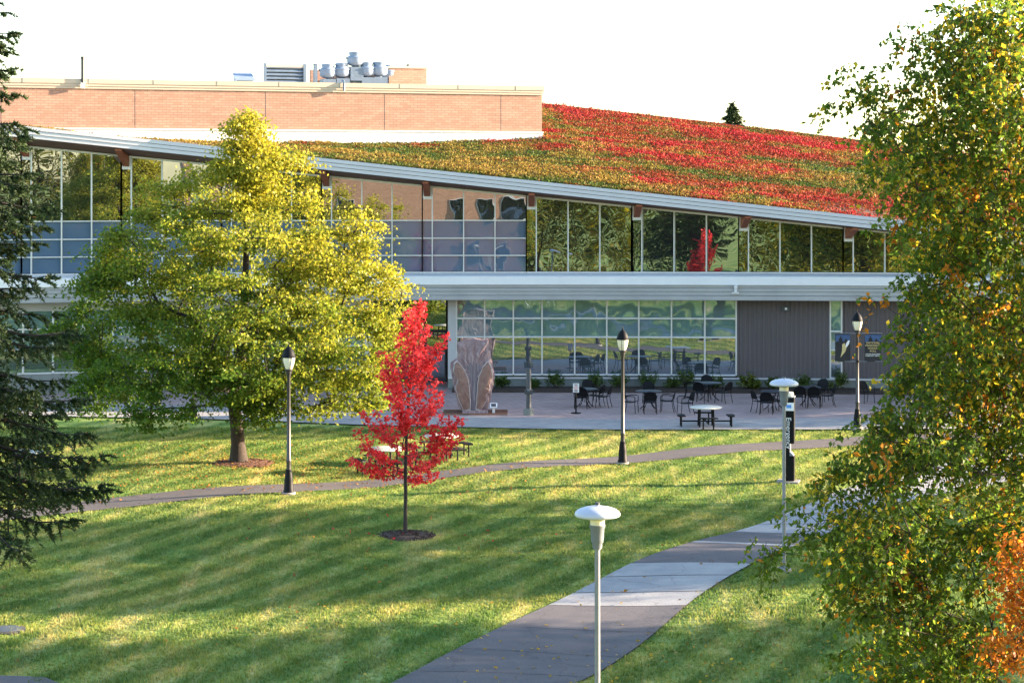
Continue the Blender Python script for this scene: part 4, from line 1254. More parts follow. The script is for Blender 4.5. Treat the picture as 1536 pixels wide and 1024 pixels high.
# ------------------------------------------------------------------ dark plaza tables and chairs
def patio_table():
    t = empty('patio_table')
    MB().lathe([(0.0, 0.685), (0.50, 0.69), (0.515, 0.70), (0.515, 0.715), (0.50, 0.722), (0.0, 0.724)], 30).build('tabletop', M['table_dark'], t, True)
    for k in range(4):
        q = k * math.pi / 2 + 0.5
        c, s = math.cos(q), math.sin(q)
        MB().tube([(0.22 * c, 0.22 * s, 0.69), (0.14 * c, 0.14 * s, 0.50), (0.13 * c, 0.13 * s, 0.30), (0.24 * c, 0.24 * s, 0.12), (0.40 * c, 0.40 * s, 0.0)], 0.018, 7).build('leg', M['black_metal'], t)
    MB().tube([(0.15 * math.cos(q), 0.15 * math.sin(q), 0.40) for q in np.linspace(0, 6.2832, 18)], 0.012, 6).build('ring', M['black_metal'], t)
    return t
def patio_chair():                           # the sitter faces -y
    t = empty('patio_chair')
    mb = MB()
    V = []
    n = 6
    for i in range(n + 1):
        y = -0.24 + 0.46 * i / n
        z = 0.43 - 0.02 * math.sin(math.pi * i / n) + (0.012 if i == 0 else 0)
        V += [(-0.225, y, z), (0.225, y, z), (0.225, y, z + 0.02), (-0.225, y, z + 0.02)]
    mb.add(V, [(i * 4 + j, i * 4 + 4 + j, i * 4 + 4 + (j + 1) % 4, i * 4 + (j + 1) % 4) for i in range(n) for j in range(4)] + [(3, 2, 1, 0), (n * 4, n * 4 + 1, n * 4 + 2, n * 4 + 3)])
    mb.build('seat', M['black_metal'], t)
    mb = MB()                                # rounded back panel
    P = []
    for q in np.linspace(0, math.pi, 11): P.append((0.225 * math.cos(q), 0.72 + 0.15 * math.sin(q)))
    P = [(0.21, 0.52)] + P + [(-0.21, 0.52)]
    V = [(x, 0.225 + (z - 0.45) * 0.22 - 0.03 * (1 - (x / 0.23) ** 2) * -1, z) for x, z in P]
    V2 = [(x, y + 0.015, z) for x, y, z in V]
    m = len(P)
    mb.add(V + V2, [tuple(range(m)), tuple(range(2 * m - 1, m - 1, -1))] + [(i, m + i, m + (i + 1) % m, (i + 1) % m) for i in range(m)])
    mb.build('backrest', M['black_metal'], t)
    for s in (-1, 1):
        MB().tube([(0.225 * s, 0.20, 0.43), (0.235 * s, 0.23, 0.22), (0.24 * s, 0.29, 0.0)], 0.014, 7).build('leg', M['black_metal'], t)
        MB().tube([(0.225 * s, -0.22, 0.43), (0.245 * s, -0.25, 0.0)], 0.014, 7).build('leg', M['black_metal'], t)
        MB().tube([(0.245 * s, -0.235, 0.43), (0.262 * s, -0.235, 0.62), (0.268 * s, -0.17, 0.665), (0.265 * s, 0.05, 0.665), (0.24 * s, 0.27, 0.62)], 0.015, 7).build('armrest', M['black_metal'], t)
        MB().tube([(0.22 * s, 0.20, 0.44), (0.225 * s, 0.29, 0.72)], 0.014, 7).build('back_post', M['black_metal'], t)
    return t
TB = [(877, 612, 'dark round patio table behind the notice stand'), (973, 615.5, 'dark round patio table right of the black lamp post'), (1064, 602, 'dark round patio table behind the white picnic table'),
      (1161, 615.5, 'dark round patio table left of the emergency pillar'), (1212, 609, 'dark round patio table right of the emergency pillar')]
tb0 = patio_table()
for i, (px, py, lb) in enumerate(TB):
    x, y = gpt(px, py)
    o = tb0 if i == 0 else copy_tree(tb0)
    o.location = (x, y, 0.05); o.rotation_euler = (0, 0, i * 0.4)
    tag(o, lb, 'table', 'dark patio tables')
PI = math.pi
# px, py of the chair's foot, heading (0 faces the camera, PI/2 faces right, PI faces away, -PI/2 faces left)
CH = [(871, 614.5, PI, 'black patio chair just behind the notice stand'), (894, 611, -2.0, 'black patio chair right of the table at the notice stand, facing it'), (905, 612.5, -1.9, 'rightmost black patio chair at the table by the notice stand'), (884, 604, 0.2, 'black patio chair on the far side of the table by the notice stand'),
      (946, 621, 1.25, 'black armchair partly hidden by the black lamp post'), (975, 622, PI, 'black patio chair with its back to the lawn, right of the lamp post'), (1001, 619.5, -1.75, 'black patio chair right of the table by the lamp post'), (974, 607, 0.05, 'black patio chair on the building side of the table by the lamp post'),
      (1028, 623, -1.3, 'lone black armchair turned sideways left of the white picnic table'), (1051, 606, PI - 0.4, 'black patio chair left at the table behind the picnic table'), (1061, 596, 0.0, 'black patio chair on the building side of the table behind the picnic table'), (1085, 606, -2.3, 'black patio chair right at the table behind the picnic table'), (1037, 600, 1.4, 'black patio chair standing apart left of the table behind the picnic table'),
      (1140, 620, 1.9, 'leftmost black patio chair at the table beside the emergency pillar'), (1150, 622.5, PI - 0.2, 'black patio chair with back to the lawn left of the emergency pillar'), (1172, 620, -2.2, 'black patio chair just behind the dome lamp pole'),
      (1197, 613, PI + 0.1, 'black patio chair immediately right of the emergency pillar'), (1221, 613.5, PI - 0.2, 'black patio chair with back to the lawn at the far table'), (1241, 611, -1.6, 'rightmost black patio chair at the far table'), (1231, 603, -0.5, 'black patio chair on the building side of the far table'), (1299, 606, 0.4, 'black patio chair just right of the banner lamp post')]
c0 = patio_chair()
for i, (px, py, rz, lb) in enumerate(CH):
    x, y = gpt(px, py)
    o = c0 if i == 0 else copy_tree(c0)
    o.location = (x, y, 0.05); o.rotation_euler = (0, 0, rz)
    tag(o, lb, 'chair', 'black patio chairs')

# ------------------------------------------------------------------ trees
def branches(trunk, targets, r, trunk_r, tip_r=0.008, step=0.45, bow=0.12, nside=5, start=0):
    """trunk: points upward; grows limbs from it to every target; returns tube mesh builder and node arrays"""
    pos = [np.array(p, float) for p in trunk]
    par = [-1] + list(range(len(trunk) - 1))
    tp = np.array(trunk, float)
    dist = np.array([np.min(np.linalg.norm(tp - t, axis=1)) for t in targets])
    cap = 20000
    A = np.zeros((cap, 3)); A[:len(pos)] = pos
    n = len(pos)
    ok0 = start
    for ti in np.argsort(dist):
        t = targets[ti]
        D = A[ok0:n] - t
        dd = np.linalg.norm(D, axis=1) + 1.1 * np.maximum(0, A[ok0:n, 2] - t[2] + 0.10)   # prefer limbs from below
        j = int(np.argmin(dd)) + ok0
        a = A[j].copy()
        L_ = np.linalg.norm(t - a)
        k = max(1, int(L_ / step))
        for q in range(1, k + 1):
            f = q / k
            p = a + (t - a) * f
            p[2] += bow * L_ * math.sin(math.pi * f) * 0.5
            if q < k: p += r.normal(0, 0.035 * min(1, L_), 3)
            A[n] = p
            par.append(j if q == 1 else n - 1)
            n += 1
    A = A[:n]
    cnt = np.zeros(n)
    kids = np.zeros(n, int)
    for i in range(n - 1, 0, -1):
        if kids[i] == 0: cnt[i] += 1
        cnt[par[i]] += cnt[i]; kids[par[i]] += 1
    rad = tip_r * np.maximum(cnt, 1) ** 0.46
    nt_ = len(trunk)
    tr = np.array(trunk_r)
    mb_t, mb_l = MB(), MB()
    mb_t.tube([tuple(A[i]) for i in range(nt_)], list(tr), 12)
    for i in range(nt_, n):
        j = par[i]
        rj = min(rad[j], rad[i] * 1.5) if j >= nt_ else min(rad[i] * 1.25, tr[j])
        mb_l.tube([tuple(A[j]), tuple(A[i])], [rj, rad[i]], nside, 0, False)
    return mb_t, mb_l, A

def lobe_points(lobes, r, n, lo=0.5):
    vol = np.array([(l[3] * l[4] * l[5]) ** (0.62) for l in lobes])
    k = r.choice(len(lobes), n, p=vol / vol.sum())
    Lb = np.array(lobes)[k]
    u = r.normal(0, 1, (n, 3)); u /= np.linalg.norm(u, axis=1)[:, None]
    f = r.uniform(lo ** 2, 1, n) ** 0.5
    return Lb[:, :3] + u * Lb[:, 3:6] * f[:, None]

def flare(x, y, z0, pts, rad, name='trunk'):
    return pts, rad

# --- big yellow green tree
def linden():
    r = np.random.default_rng(5)
    x, y = P_LIN
    zb = gzf(x, y)
    K = y / F
    def lb(px, py, rx, ry, dy, ryd=None):
        p = wpt(px, py, y + dy)
        return (p.x, p.y, p.z, rx * K, (ryd or rx) * K, ry * K)
    lobes = [lb(368, 205, 24, 40, 0), lb(372, 245, 52, 34, 0, 60), lb(330, 290, 92, 48, 0.4, 100), lb(430, 285, 62, 42, -0.5, 70), (lb(420, 250, 40, 30, 0.4)),
             lb(485, 380, 88, 62, -0.8, 95), lb(535, 355, 50, 40, -0.5, 60), lb(560, 440, 50, 50, 0.2, 75), lb(530, 520, 75, 62, -1.0, 100), lb(548, 580, 38, 34, 0.4, 60),
             lb(390, 400, 120, 85, -2.2, 110), lb(400, 520, 130, 80, -2.6, 100), lb(465, 585, 80, 36, -1.0, 90), lb(330, 572, 90, 34, -2.3, 80), lb(392, 622, 22, 16, -1.8, 26), lb(120, 500, 40, 50, 0.8, 70), lb(145, 420, 34, 40, 0.4, 60),
             lb(250, 380, 95, 70, 0, 110), lb(195, 440, 72, 60, 0.6, 90), lb(230, 520, 105, 66, -1.0, 115), lb(165, 530, 55, 50, 1.0, 80), lb(260, 590, 80, 42, -1.6, 90), lb(165, 590, 55, 32, 0.6, 60), lb(225, 632, 26, 13, -2.0, 26), lb(130, 585, 40, 30, 1.2, 40),
             lb(380, 420, 150, 110, 2.6, 110), lb(360, 525, 160, 62, 2.8, 100), lb(230, 300, 34, 26, 0.5, 40), (lb(158, 380, 28, 22, 0.5, 40))]
    lobes = [tuple(l) for l in lobes]
    T = np.concatenate([lobe_points(lobes, r, 760, 0.60), np.array([tuple(wpt(px, py, y + dy)) for px, py, dy in ((370, 172, 0), (364, 180, 0.3), (380, 182, -0.3), (358, 194, 0.2), (372, 196, -0.4), (386, 198, 0.2), (352, 212, 0), (366, 214, -0.5), (382, 216, 0.4), (394, 222, -0.2), (346, 232, 0.3), (360, 234, -0.3), (378, 236, 0.6), (398, 240, 0)) for _ in range(1)]), lobe_points([lb(125, 520, 30, 60, 0.5), lb(150, 420, 26, 40, 0.3)], r, 12, 0.1)])
    T = T[T[:, 2] > 0.9]
    trunk = [(x, y, zb - 0.15), (x, y, zb + 0.12), (x - 0.02, y, zb + 0.6), (x - 0.05, y, zb + 1.1), (x - 0.12, y, zb + 1.65), (x - 0.16, y + 0.05, zb + 2.3), (x + 0.05, y, zb + 3.2), (x + 0.15, y, zb + 4.3), (x + 0.2, y, zb + 5.5), (x + 0.25, y, zb + 7), (x + 0.25, y, zb + 8.6), (x + 0.25, y, zb + 9.8)]
    tr = [0.46, 0.30, 0.225, 0.21, 0.205, 0.20, 0.18, 0.15, 0.12, 0.085, 0.05, 0.02]
    t = thing('linden_tree', 'big broad tree turning yellow green on a dark leaning trunk', 'tree', (x, y, zb))
    mt, ml, A = branches([np.array(p) - (x, y, zb) for p in trunk], T - np.array([x, y, zb]), r, tr, 0.0135, 0.6, 0.10, 5, 4)
    mt.add(ml.v, ml.f, 1).build('trunk', [M['bark'], M['bark_dark']], t, True)
    n_per = 150
    c = np.repeat(T, n_per, 0)
    sp = np.repeat(r.uniform(0.17, 0.31, len(T)), n_per)[:, None]
    P = c + r.normal(0, 1, c.shape) * sp * np.array([1.15, 1.15, 0.50])
    P[:, 2] -= 0.35 * (np.linalg.norm((P - c)[:, :2], axis=1) ** 2)
    # colour of a leaf: greener low on the left, yellower high and to the right
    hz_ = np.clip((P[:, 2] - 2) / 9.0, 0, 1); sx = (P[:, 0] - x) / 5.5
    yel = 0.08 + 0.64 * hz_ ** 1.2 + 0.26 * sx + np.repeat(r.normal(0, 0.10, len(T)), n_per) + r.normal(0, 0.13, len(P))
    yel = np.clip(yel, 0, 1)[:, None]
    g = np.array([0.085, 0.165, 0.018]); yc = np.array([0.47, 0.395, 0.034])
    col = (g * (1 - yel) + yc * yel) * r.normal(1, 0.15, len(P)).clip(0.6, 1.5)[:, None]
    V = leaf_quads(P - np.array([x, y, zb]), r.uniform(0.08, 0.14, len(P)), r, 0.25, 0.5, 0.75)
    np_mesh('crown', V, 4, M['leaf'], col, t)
linden()

# --- small red maple
def red_maple():
    r = np.random.default_rng(8)
    x, y = P_RED
    zb = gzf(x, y)
    K = y / F
    t = thing('red_maple', 'small bright red maple with a thin dark trunk on the lawn', 'tree', (x, y, zb))
    O = np.array([x, y, zb])
    trunk = [(0, 0, -0.05), (0, 0, 0.08), (0.0, 0, 0.5), (0.01, 0, 1.0), (0.0, 0, 1.6), (0.02, 0, 2.2), (0.04, 0, 2.9), (0.10, 0, 3.6), (0.16, 0, 4.3), (0.24, 0, 5.0), (0.34, 0, 5.7)]
    tr = [0.085, 0.06, 0.05, 0.047, 0.044, 0.04, 0.035, 0.03, 0.022, 0.014, 0.007]
    # boughs: trunk height (photo row) -> tip (photo px), each with its own spread in depth
    B = [(712, 528, 690), (705, 540, 648), (700, 560, 700), (712, 655, 712), (705, 690, 655), (700, 672, 632), (690, 545, 672), (690, 575, 640), (690, 690, 630), (680, 655, 690), (685, 565, 620), (680, 686, 650), (670, 545, 622), (660, 664, 628), (660, 690, 632), (655, 596, 600), (650, 660, 592), (640, 575, 568), (640, 655, 575), (625, 588, 545), (620, 652, 610), (615, 572, 530), (610, 640, 560), (600, 600, 505), (590, 645, 525), (590, 668, 505), (575, 605, 485), (565, 655, 520), (550, 612, 470), (540, 640, 490), (520, 628, 460), (505, 634, 456), (600, 575, 560), (640, 610, 620), (700, 620, 670), (690, 600, 650), (570, 630, 520), (705, 600, 706), (700, 640, 705)]
    tg, lf = [], []
    for i, (py0, px, py) in enumerate(B):
        for rep in range(2 if i % 3 == 0 else 1):
            dd = r.normal(0, 0.55) if rep == 0 else r.choice([-1, 1]) * r.uniform(0.5, 1.2)
            f = 1.0 if rep == 0 else r.uniform(0.35, 0.75)
            tip = wpt(608 + (px - 608) * f, py + (6 if rep else 0), y + dd)
            tip = np.array(tip) - O
            h = 9 - (py0 - HZ) * K - zb
            h = min(h, tip[2] - 0.05)
            base = np.array([np.interp(h, [p[2] for p in trunk], [p[0] for p in trunk]), 0, max(h, 1.55)])
            L_ = np.linalg.norm(tip - base)
            for q in np.linspace(0.25, 1.0, max(3, int(L_ / 0.20))):
                p = base + (tip - base) * q + np.array([0, 0, -0.12 * L_ * math.sin(math.pi * q)])
                tg.append(p); lf.append((p, 0.040 + 0.034 * (1 - abs(q - 0.7))) if q > 0.45 else (p, 0.015))
    for z in np.arange(1.95, 5.7, 0.22):
        p = np.array([np.interp(z, [p[2] for p in trunk], [p[0] for p in trunk]), 0, z]) + r.normal(0, 0.14, 3) * max(0.3, (5.9 - z) / 3)
        tg.append(p); lf.append((p, 0.055))
    T = np.array(tg)
    mt, ml, A = branches([np.array(p) for p in trunk], T, r, tr, 0.0045, 0.25, 0.0, 4, 4)
    mt.add(ml.v, ml.f, 1).build('trunk', [M['bark_dark'], M['bark_dark']], t, True)
    Ps = []
    for p, s in lf:
        k = int(38 * (s / 0.085) ** 1.2)
        Ps.append(p + r.normal(0, 1, (k, 3)) * s * np.array([1.0, 1.0, 0.75]))
    P = np.concatenate(Ps)
    u = r.random(len(P))[:, None]
    col = (np.array([0.60, 0.022, 0.030]) * (1 - u) + np.array([0.80, 0.085, 0.085]) * u) * r.normal(1, 0.2, len(P)).clip(0.45, 1.5)[:, None]
    np_mesh('crown', leaf_quads(P, r.uniform(0.07, 0.125, len(P)), r, 0.3, 0.5, 0.75), 4, M['leaf'], col, t)
red_maple()

# --- dark spruce at the left edge
def spruce(name, label, x, y, H, slope, z_lo, seed, dens=1.0, zmax_cut=None, ns=1.0, st=1.0, top=0.4):
    r = np.random.default_rng(seed)
    t = thing(name, label, 'tree', (x, y, 0))
    wood = MB().tube([(0, 0, -0.1), (0, 0, 0.3), (0, 0, H * 0.5), (0, 0, H)], [0.42, 0.30, 0.17, 0.02], 10)
    Vs, cols = [], []
    z = z_lo
    while z < H - top:
        rad = (H - z) * slope * r.uniform(0.86, 1.1)
        nb = 9
        q0 = r.uniform(0, 6.28)
        for k in range(nb):
            if r.random() < 0.18: continue
            q = q0 + k * 2 * math.pi / nb + r.normal(0, 0.18)
            Lb = rad * r.uniform(0.72, 1.12)
            zb = z + r.uniform(-0.22, 0.22)
            if zmax_cut and zb > zmax_cut: continue
            drop = r.uniform(0.22, 0.40)
            dv = np.array([math.cos(q), math.sin(q), 0]); sd = np.array([-dv[1], dv[0], 0])
            m = max(4, int(Lb / 0.16))
            f = np.linspace(0, 1, m)
            ax = dv[None, :] * (Lb * f)[:, None]
            ax[:, 2] += zb - drop * Lb * f * 1.15 + 0.32 * drop * Lb * f ** 3 * 1.6
            ax += np.cumsum(r.normal(0, 0.018, ax.shape), 0)
            wood.tube([tuple(p) for p in ax[::2]] if m > 5 else [tuple(p) for p in ax], [max(0.006, 0.045 * (1 - 0.9 * g)) for g in (f[::2] if m > 5 else f)], 5, 0, False)
            tw_p, tw_d, tw_l = [], [], []
            for i in range(1, m):
                g = f[i]
                if g < 0.15: continue
                ln = (0.20 + 0.50 * math.sin(math.pi * min(1, 0.25 + 0.75 * g)) ) * min(1.0, Lb / 1.6)
                for sgn in (-1, 1):
                    for _ in range(2):
                        if r.random() < 0.15: continue
                        d = dv * r.uniform(0.35, 0.8) + sd * sgn * r.uniform(0.5, 1.0) + np.array([0, 0, r.uniform(-0.75, 0.05)])
                        d /= np.linalg.norm(d)
                        tw_p.append(ax[i]); tw_d.append(d); tw_l.append(ln * r.uniform(0.55, 1.1))
            tw_p.append(ax[-1]); tw_d.append((ax[-1] - ax[-2]) / np.linalg.norm(ax[-1] - ax[-2])); tw_l.append(0.25)
            tp, td, tl = np.array(tw_p), np.array(tw_d), np.array(tw_l)
            kN = int(56 * dens)
            u = r.uniform(0.05, 1.0, (len(tp), kN))
            P = tp[:, None, :] + td[:, None, :] * (u * tl[:, None])[:, :, None]
            P[:, :, 2] -= 0.25 * (u ** 2) * tl[:, None]
            P = P.reshape(-1, 3); D = np.repeat(td, kN, 0)
            nd = D * 0.9 + r.normal(0, 0.62, D.shape) + np.array([0, 0, 0.18])
            nd /= np.linalg.norm(nd, axis=1)[:, None]
            ln = r.uniform(0.04, 0.09, len(P))[:, None] * ns
            b = np.cross(nd, r.normal(0, 1, D.shape)); b /= np.linalg.norm(b, axis=1)[:, None] + 1e-9
            wd = r.uniform(0.010, 0.019, len(P))[:, None] * ns
            V = np.zeros((len(P), 3, 3))
            V[:, 0] = P - b * wd; V[:, 1] = P + b * wd; V[:, 2] = P + nd * ln
            Vs.append(V.reshape(-1, 3))
            uf = u.reshape(-1)[:, None]
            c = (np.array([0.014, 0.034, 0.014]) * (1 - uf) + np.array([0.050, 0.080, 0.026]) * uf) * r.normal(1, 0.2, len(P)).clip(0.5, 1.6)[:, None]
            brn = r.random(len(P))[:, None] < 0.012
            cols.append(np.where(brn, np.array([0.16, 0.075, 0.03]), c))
        z += r.uniform(0.28, 0.40) * st
    wood.build('trunk', M['bark_dark'], t, True)
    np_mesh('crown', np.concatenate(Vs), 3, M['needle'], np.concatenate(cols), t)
    return t
spruce('spruce_tree', 'dark green spruce with drooping boughs at the left edge', -8.75, 31.0, 15.8, 0.228, 4.35, 12, 1.0)
xc, dc = (1098 - 768) / F * 150, 150
spruce('distant_spruce', 'tiny dark conifer tip peeking over the planted roof', xc, dc, CAM_H + (HZ - 154) * 150 / F, 0.58, 11.4, 14, 0.8, ns=1.6, st=0.42, top=0.12)

# --- birch hanging in from the right
def birch():
    r = np.random.default_rng(31)
    D0 = 22.0
    K = D0 / F
    x, y = (1600 - 768) * K, D0 + 0.3
    t = thing('birch_tree', 'green birch with yellow flecks hanging into the right side of the view', 'tree', (x, y, 0))
    O = np.array([x, y, 0.0])
    def lb(px, py, rx, ry, dy=0.0, rd=None):
        p = wpt(px, py, D0 + dy)
        return (p.x, p.y, p.z, rx * K, (rd or max(rx, 90)) * K, ry * K)
    lobes = [lb(1500, 60, 90, 110, 0, 150), lb(1520, 40, 80, 90, 0.6, 150), lb(1500, 150, 80, 80, -0.5, 150), lb(1420, 110, 70, 70, 0.2), lb(1330, 125, 66, 34, 0, 70), lb(1268, 140, 28, 24, 0, 40), lb(1330, 180, 58, 34, -0.3), lb(1398, 52, 48, 22, 0.2, 50), lb(1450, 200, 110, 70, 0.4, 170), lb(1395, 242, 72, 34, -0.4),
             lb(1322, 248, 34, 13, 0, 36), lb(1425, 330, 80, 54, 0.3, 150), lb(1392, 300, 58, 36, -0.6), lb(1480, 330, 90, 100, 0, 200), lb(1425, 415, 72, 44, 0, 140), lb(1480, 480, 90, 100, 0.4, 200), lb(1428, 500, 72, 46, -0.5), lb(1395, 560, 46, 34, 0), lb(1430, 580, 100, 60, 0.5, 160),
             lb(1345, 635, 60, 28, 0), lb(1400, 680, 110, 60, -0.6, 160), lb(1350, 460, 24, 18, 0, 34), lb(1300, 700, 75, 40, 0.3), lb(1245, 730, 40, 16, 0, 40), lb(1215, 790, 50, 18, 0, 44), lb(1165, 832, 30, 14, 0, 30), lb(1310, 790, 90, 56, -0.4, 110), lb(1400, 800, 110, 70, 0.5, 170), lb(1330, 870, 90, 60, 0), lb(1262, 850, 36, 30, 0.2),
             lb(1400, 920, 110, 70, -0.3, 150), lb(1340, 985, 70, 60, 0.3), lb(1450, 1000, 90, 70, 0, 150), lb(1500, 650, 70, 80, 0, 160), lb(1510, 780, 70, 70, 0.3, 150), lb(1530, 560, 90, 110, 0.8, 170), lb(1600, 250, 120, 200, 0, 230), lb(1620, 600, 130, 220, 0, 240), lb(1700, 400, 120, 280, 0, 260), lb(1640, 900, 120, 160, 0, 240)]
    T = lobe_points(lobes, r, 1750, 0.2)
    # keep the twigs off the camera side of the hall
    trunk = [(0, 0, -0.1), (0, 0, 0.3), (0.05, 0, 2.0), (0.02, 0, 4.0), (-0.05, 0.02, 6.0), (-0.1, 0, 8.0), (-0.1, 0, 10.0), (-0.15, 0, 12.0), (-0.1, 0, 13.2)]
    tr = [0.30, 0.22, 0.18, 0.16, 0.13, 0.10, 0.07, 0.04, 0.015]
    mt, ml, A = branches([np.array(p) for p in trunk], T - O, r, tr, 0.0036, 0.35, 0.16, 4, 3)
    mt.add(ml.v, ml.f, 1).build('trunk', [M['bark_birch'], M['bark']], t, True)
    nt_ = 3
    P0 = np.repeat(T, nt_, 0) + r.normal(0, 0.07, (len(T) * nt_, 3))
    n = len(P0)
    out = P0 - np.array([x, y, 0]); out[:, 2] = 0; out /= np.linalg.norm(out, axis=1)[:, None] + 1e-6
    d = out * 0.55 + r.normal(0, 0.45, (n, 3)) + np.array([0, 0, -0.35]); d /= np.linalg.norm(d, axis=1)[:, None]
    Lt = r.uniform(0.18, 0.42, n)
    m = 15
    u = np.tile(np.linspace(0.08, 1, m), (n, 1)) + r.normal(0, 0.03, (n, m))
    P = P0[:, None, :] + d[:, None, :] * (u * Lt[:, None])[:, :, None]
    P[:, :, 2] -= 0.45 * u ** 2 * Lt[:, None]
    P += r.normal(0, 0.022, P.shape)
    P = P.reshape(-1, 3)
    cl = np.repeat(np.repeat(r.random(len(T)), nt_), m)
    q = r.random(len(P))
    g1, g2, yl, og = np.array([0.072, 0.142, 0.015]), np.array([0.145, 0.205, 0.025]), np.array([0.56, 0.42, 0.03]), np.array([0.52, 0.20, 0.02])
    v = r.random(len(P))[:, None]
    col = g1 * (1 - v) + g2 * v
    top = np.clip((P[:, 2] - 5) / 6, 0, 1)
    py_ = 0.035 + 0.13 * top + 0.09 * np.clip((P[:, 0] - 4.6) / 1.5, 0, 1) + 0.40 * (cl > 0.84)
    col = np.where((q < py_)[:, None], yl, col)
    col = np.where(((q > 0.985) | ((cl < 0.035) & (q < 0.75)))[:, None], og, col)
    col = col * r.normal(1, 0.16, len(P)).clip(0.55, 1.5)[:, None]
    V = leaf_quads(P - O, r.uniform(0.05, 0.092, len(P)), r, 0.05, 1.3, 0.62)
    np_mesh('crown', V, 4, M['leaf_thin'], col, t)
    tw = MB()
    for i in range(0, n, 1):
        a = P0[i] - O; b = a + d[i] * Lt[i] * 0.55; c_ = a + d[i] * Lt[i]
        tw.tube([tuple(a), (b[0], b[1], b[2] - 0.13 * Lt[i]), (c_[0], c_[1], c_[2] - 0.45 * Lt[i])], [0.0035, 0.0028, 0.0016], 3, 0, False)
    tw.build('twigs', M['bark'], t)
    return O
birch()
def orange_tree():
    r = np.random.default_rng(41)
    D0 = 19.5; K = D0 / F
    x, y = (1580 - 768) * K, D0
    t = thing('orange_tree', 'orange leaved young tree in the lower right corner under the birch', 'tree', (x, y, 0))
    O = np.array([x, y, 0.0])
    lobes = []
    for px, py, rx, ry in ((1522, 870, 30, 40), (1535, 945, 40, 55), (1510, 985, 24, 26), (1565, 840, 36, 40), (1610, 900, 70, 110), (1530, 820, 22, 14)):
        p = wpt(px, py, D0); lobes.append((p.x, p.y, p.z, rx * K, 70 * K, ry * K))
    T = lobe_points(lobes, r, 100, 0.2)
    mt, ml, A = branches([np.array(p) for p in [(0, 0, -0.1), (0, 0, 0.2), (0, 0, 1.5), (0.02, 0, 3.0), (0, 0, 4.2), (0.0, 0, 5.3)]], T - O, r, [0.10, 0.07, 0.06, 0.05, 0.03, 0.01], 0.004, 0.35, 0.1, 4, 2)
    mt.add(ml.v, ml.f, 1).build('trunk', [M['bark'], M['bark_dark']], t, True)
    c = np.repeat(T, 30, 0)
    P = c + r.normal(0, 0.085, c.shape)
    v = r.random(len(P))[:, None]
    col = (np.array([0.34, 0.085, 0.010]) * (1 - v) + np.array([0.52, 0.20, 0.018]) * v) * r.normal(1, 0.2, len(P)).clip(0.5, 1.5)[:, None]
    np_mesh('crown', leaf_quads(P - O, r.uniform(0.045, 0.085, len(P)), r, 0.05, 1.2, 0.62), 4, M['leaf'], col, t)
orange_tree()

# --- trees out of the frame on the right: their long shadows lie on the lawn
def shade_tree(x, y, rad, z0, z1, seed, label, n=300, ca=(0.08, 0.14, 0.02), cb=(0.38, 0.30, 0.03), group='trees out of frame shading the lawn'):
    r = np.random.default_rng(seed)
    t = thing('shade_tree', label, 'tree', (x, y, 0), 0, group)
    lobes = [(0, 0, (z0 + z1) / 2, rad, rad, (z1 - z0) / 2)]
    T = lobe_points(lobes, r, n, 0.3)
    T = T[T[:, 2] > 0.5]
    H = z1
    mt, ml, A = branches([np.array(p) for p in [(0, 0, -0.1), (0, 0, max(z0, 0.6)), (0, 0, (max(z0, 0.6) + z1) / 2), (0, 0, z1 - 1)]], T, r, [0.3, 0.22, 0.15, 0.03], 0.01, 0.8, 0.1, 4, 1)
    mt.add(ml.v, ml.f, 1).build('trunk', [M['bark'], M['bark_dark']], t, True)
    c = np.repeat(T, 60, 0)
    P = c + r.normal(0, 0.42, c.shape)
    v = r.random(len(P))[:, None]
    col = np.array(ca) * (1 - v) + np.array(cb) * v
    np_mesh('crown', leaf_quads(P, r.uniform(0.16, 0.30, len(P)), r, 0.2, 0.5, 0.75), 4, M['leaf'], col, t)
SH = [(33, 57.2, 4.4, 1.2, 14, 'tall tree out of frame whose shadow crosses behind the red maple'), (31, 50.8, 2.6, 1.0, 13, 'slim tree out of frame whose shadow covers the middle lawn'), (30, 42.2, 3.4, 1.0, 13, 'broad tree out of frame whose shadow covers the near walkway')]
SH += [(27.5, 78.6, 3.7, 0.8, 14, 'added unseen tree that shades the plaza tables'), (15.5, 35.4, 2.4, 1.0, 13.5, 'added unseen tree that shades the spruce foot')]  # unseen trees added to put the plaza and spruce foot in shade
for i, (x, y, rad, z0, z1, lb) in enumerate(SH): shade_tree(x, y, rad, z0, z1, 60 + i, lb)

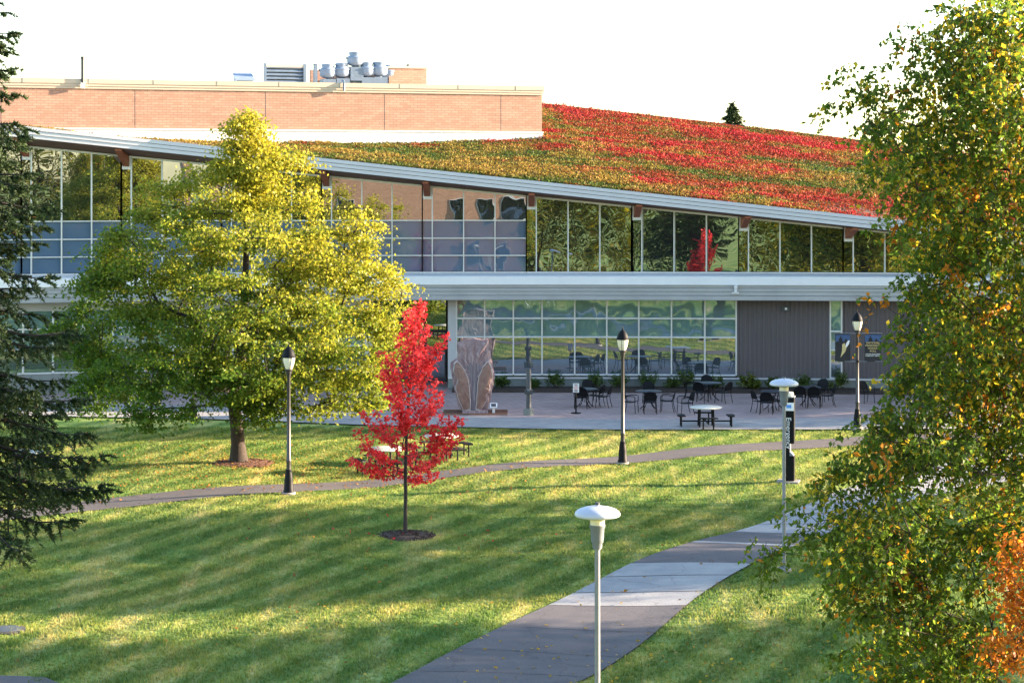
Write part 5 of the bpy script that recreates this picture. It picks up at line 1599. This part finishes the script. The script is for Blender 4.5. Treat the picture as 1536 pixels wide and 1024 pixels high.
# trees beside the near hall, seen mirrored in the upper windows
shade_tree(10.6, -7.2, 4.8, -3, 15.5, 71, 'dark green tree mirrored in the left and middle upper windows', 260, (0.045, 0.085, 0.015), (0.16, 0.15, 0.025), 'trees mirrored in the upper windows')
shade_tree(17.2, -6.6, 4.6, -3, 15.0, 72, 'yellow tree mirrored in the right upper windows', 260, (0.22, 0.26, 0.025), (0.60, 0.48, 0.04), 'trees mirrored in the upper windows')
shade_tree(24.6, -7.0, 4.6, -3, 15.0, 73, 'green tree mirrored beside the yellow one in the upper windows', 200, (0.05, 0.10, 0.015), (0.20, 0.20, 0.025), 'trees mirrored in the upper windows')

def litter():
    r = np.random.default_rng(77)
    P, Cc = [], []
    for cx, cy, sx, sy, n, c in ((P_RED[0], P_RED[1], 2.2, 1.8, 50, (0.50, 0.04, 0.04)), (P_LIN[0], P_LIN[1], 4.5, 2.2, 1300, (0.36, 0.20, 0.04)), (P_LIN[0] + 2, P_LIN[1] - 4, 6, 1.6, 500, (0.34, 0.15, 0.04)), (4.5, 37.5, 3.5, 3.0, 420, (0.45, 0.30, 0.04)), (-3, 46, 8, 7, 260, (0.35, 0.18, 0.04))):
        x = cx + r.normal(0, sx, n); y = cy + r.normal(0, sy, n)
        k = (y < 71) & (y > 33)
        x, y = x[k], y[k]
        P.append(np.stack([x, y, gz(x, y) + 0.05], 1)); Cc.append(np.array(c) * r.normal(1, 0.3, len(x)).clip(0.4, 1.7)[:, None])
    P = np.concatenate(P); Cc = np.concatenate(Cc)
    o = np_mesh('fallen_leaves', leaf_quads(P, r.uniform(0.06, 0.11, len(P)), r, 0.9, 0.0, 0.8), 4, M['leaf'], Cc)
    tag(o, 'scattered fallen leaves lying on the lawn and paths', 'leaves', kind='stuff')
litter()

shade_tree(-23.0, -4.0, 6.0, -2, 14.0, 74, 'added unseen dark tree darkening the mirrored view behind the red maple', 260, (0.035, 0.07, 0.018), (0.10, 0.12, 0.03), 'trees mirrored in the upper windows')  # added to darken the pale lawn mirrored in the panes
shade_tree(-34.0, 2.0, 6.0, -2, 14.0, 75, 'added unseen dark tree darkening the mirrored view further left', 260, (0.035, 0.07, 0.018), (0.10, 0.12, 0.03), 'trees mirrored in the upper windows')  # second tree added to darken the mirrored background
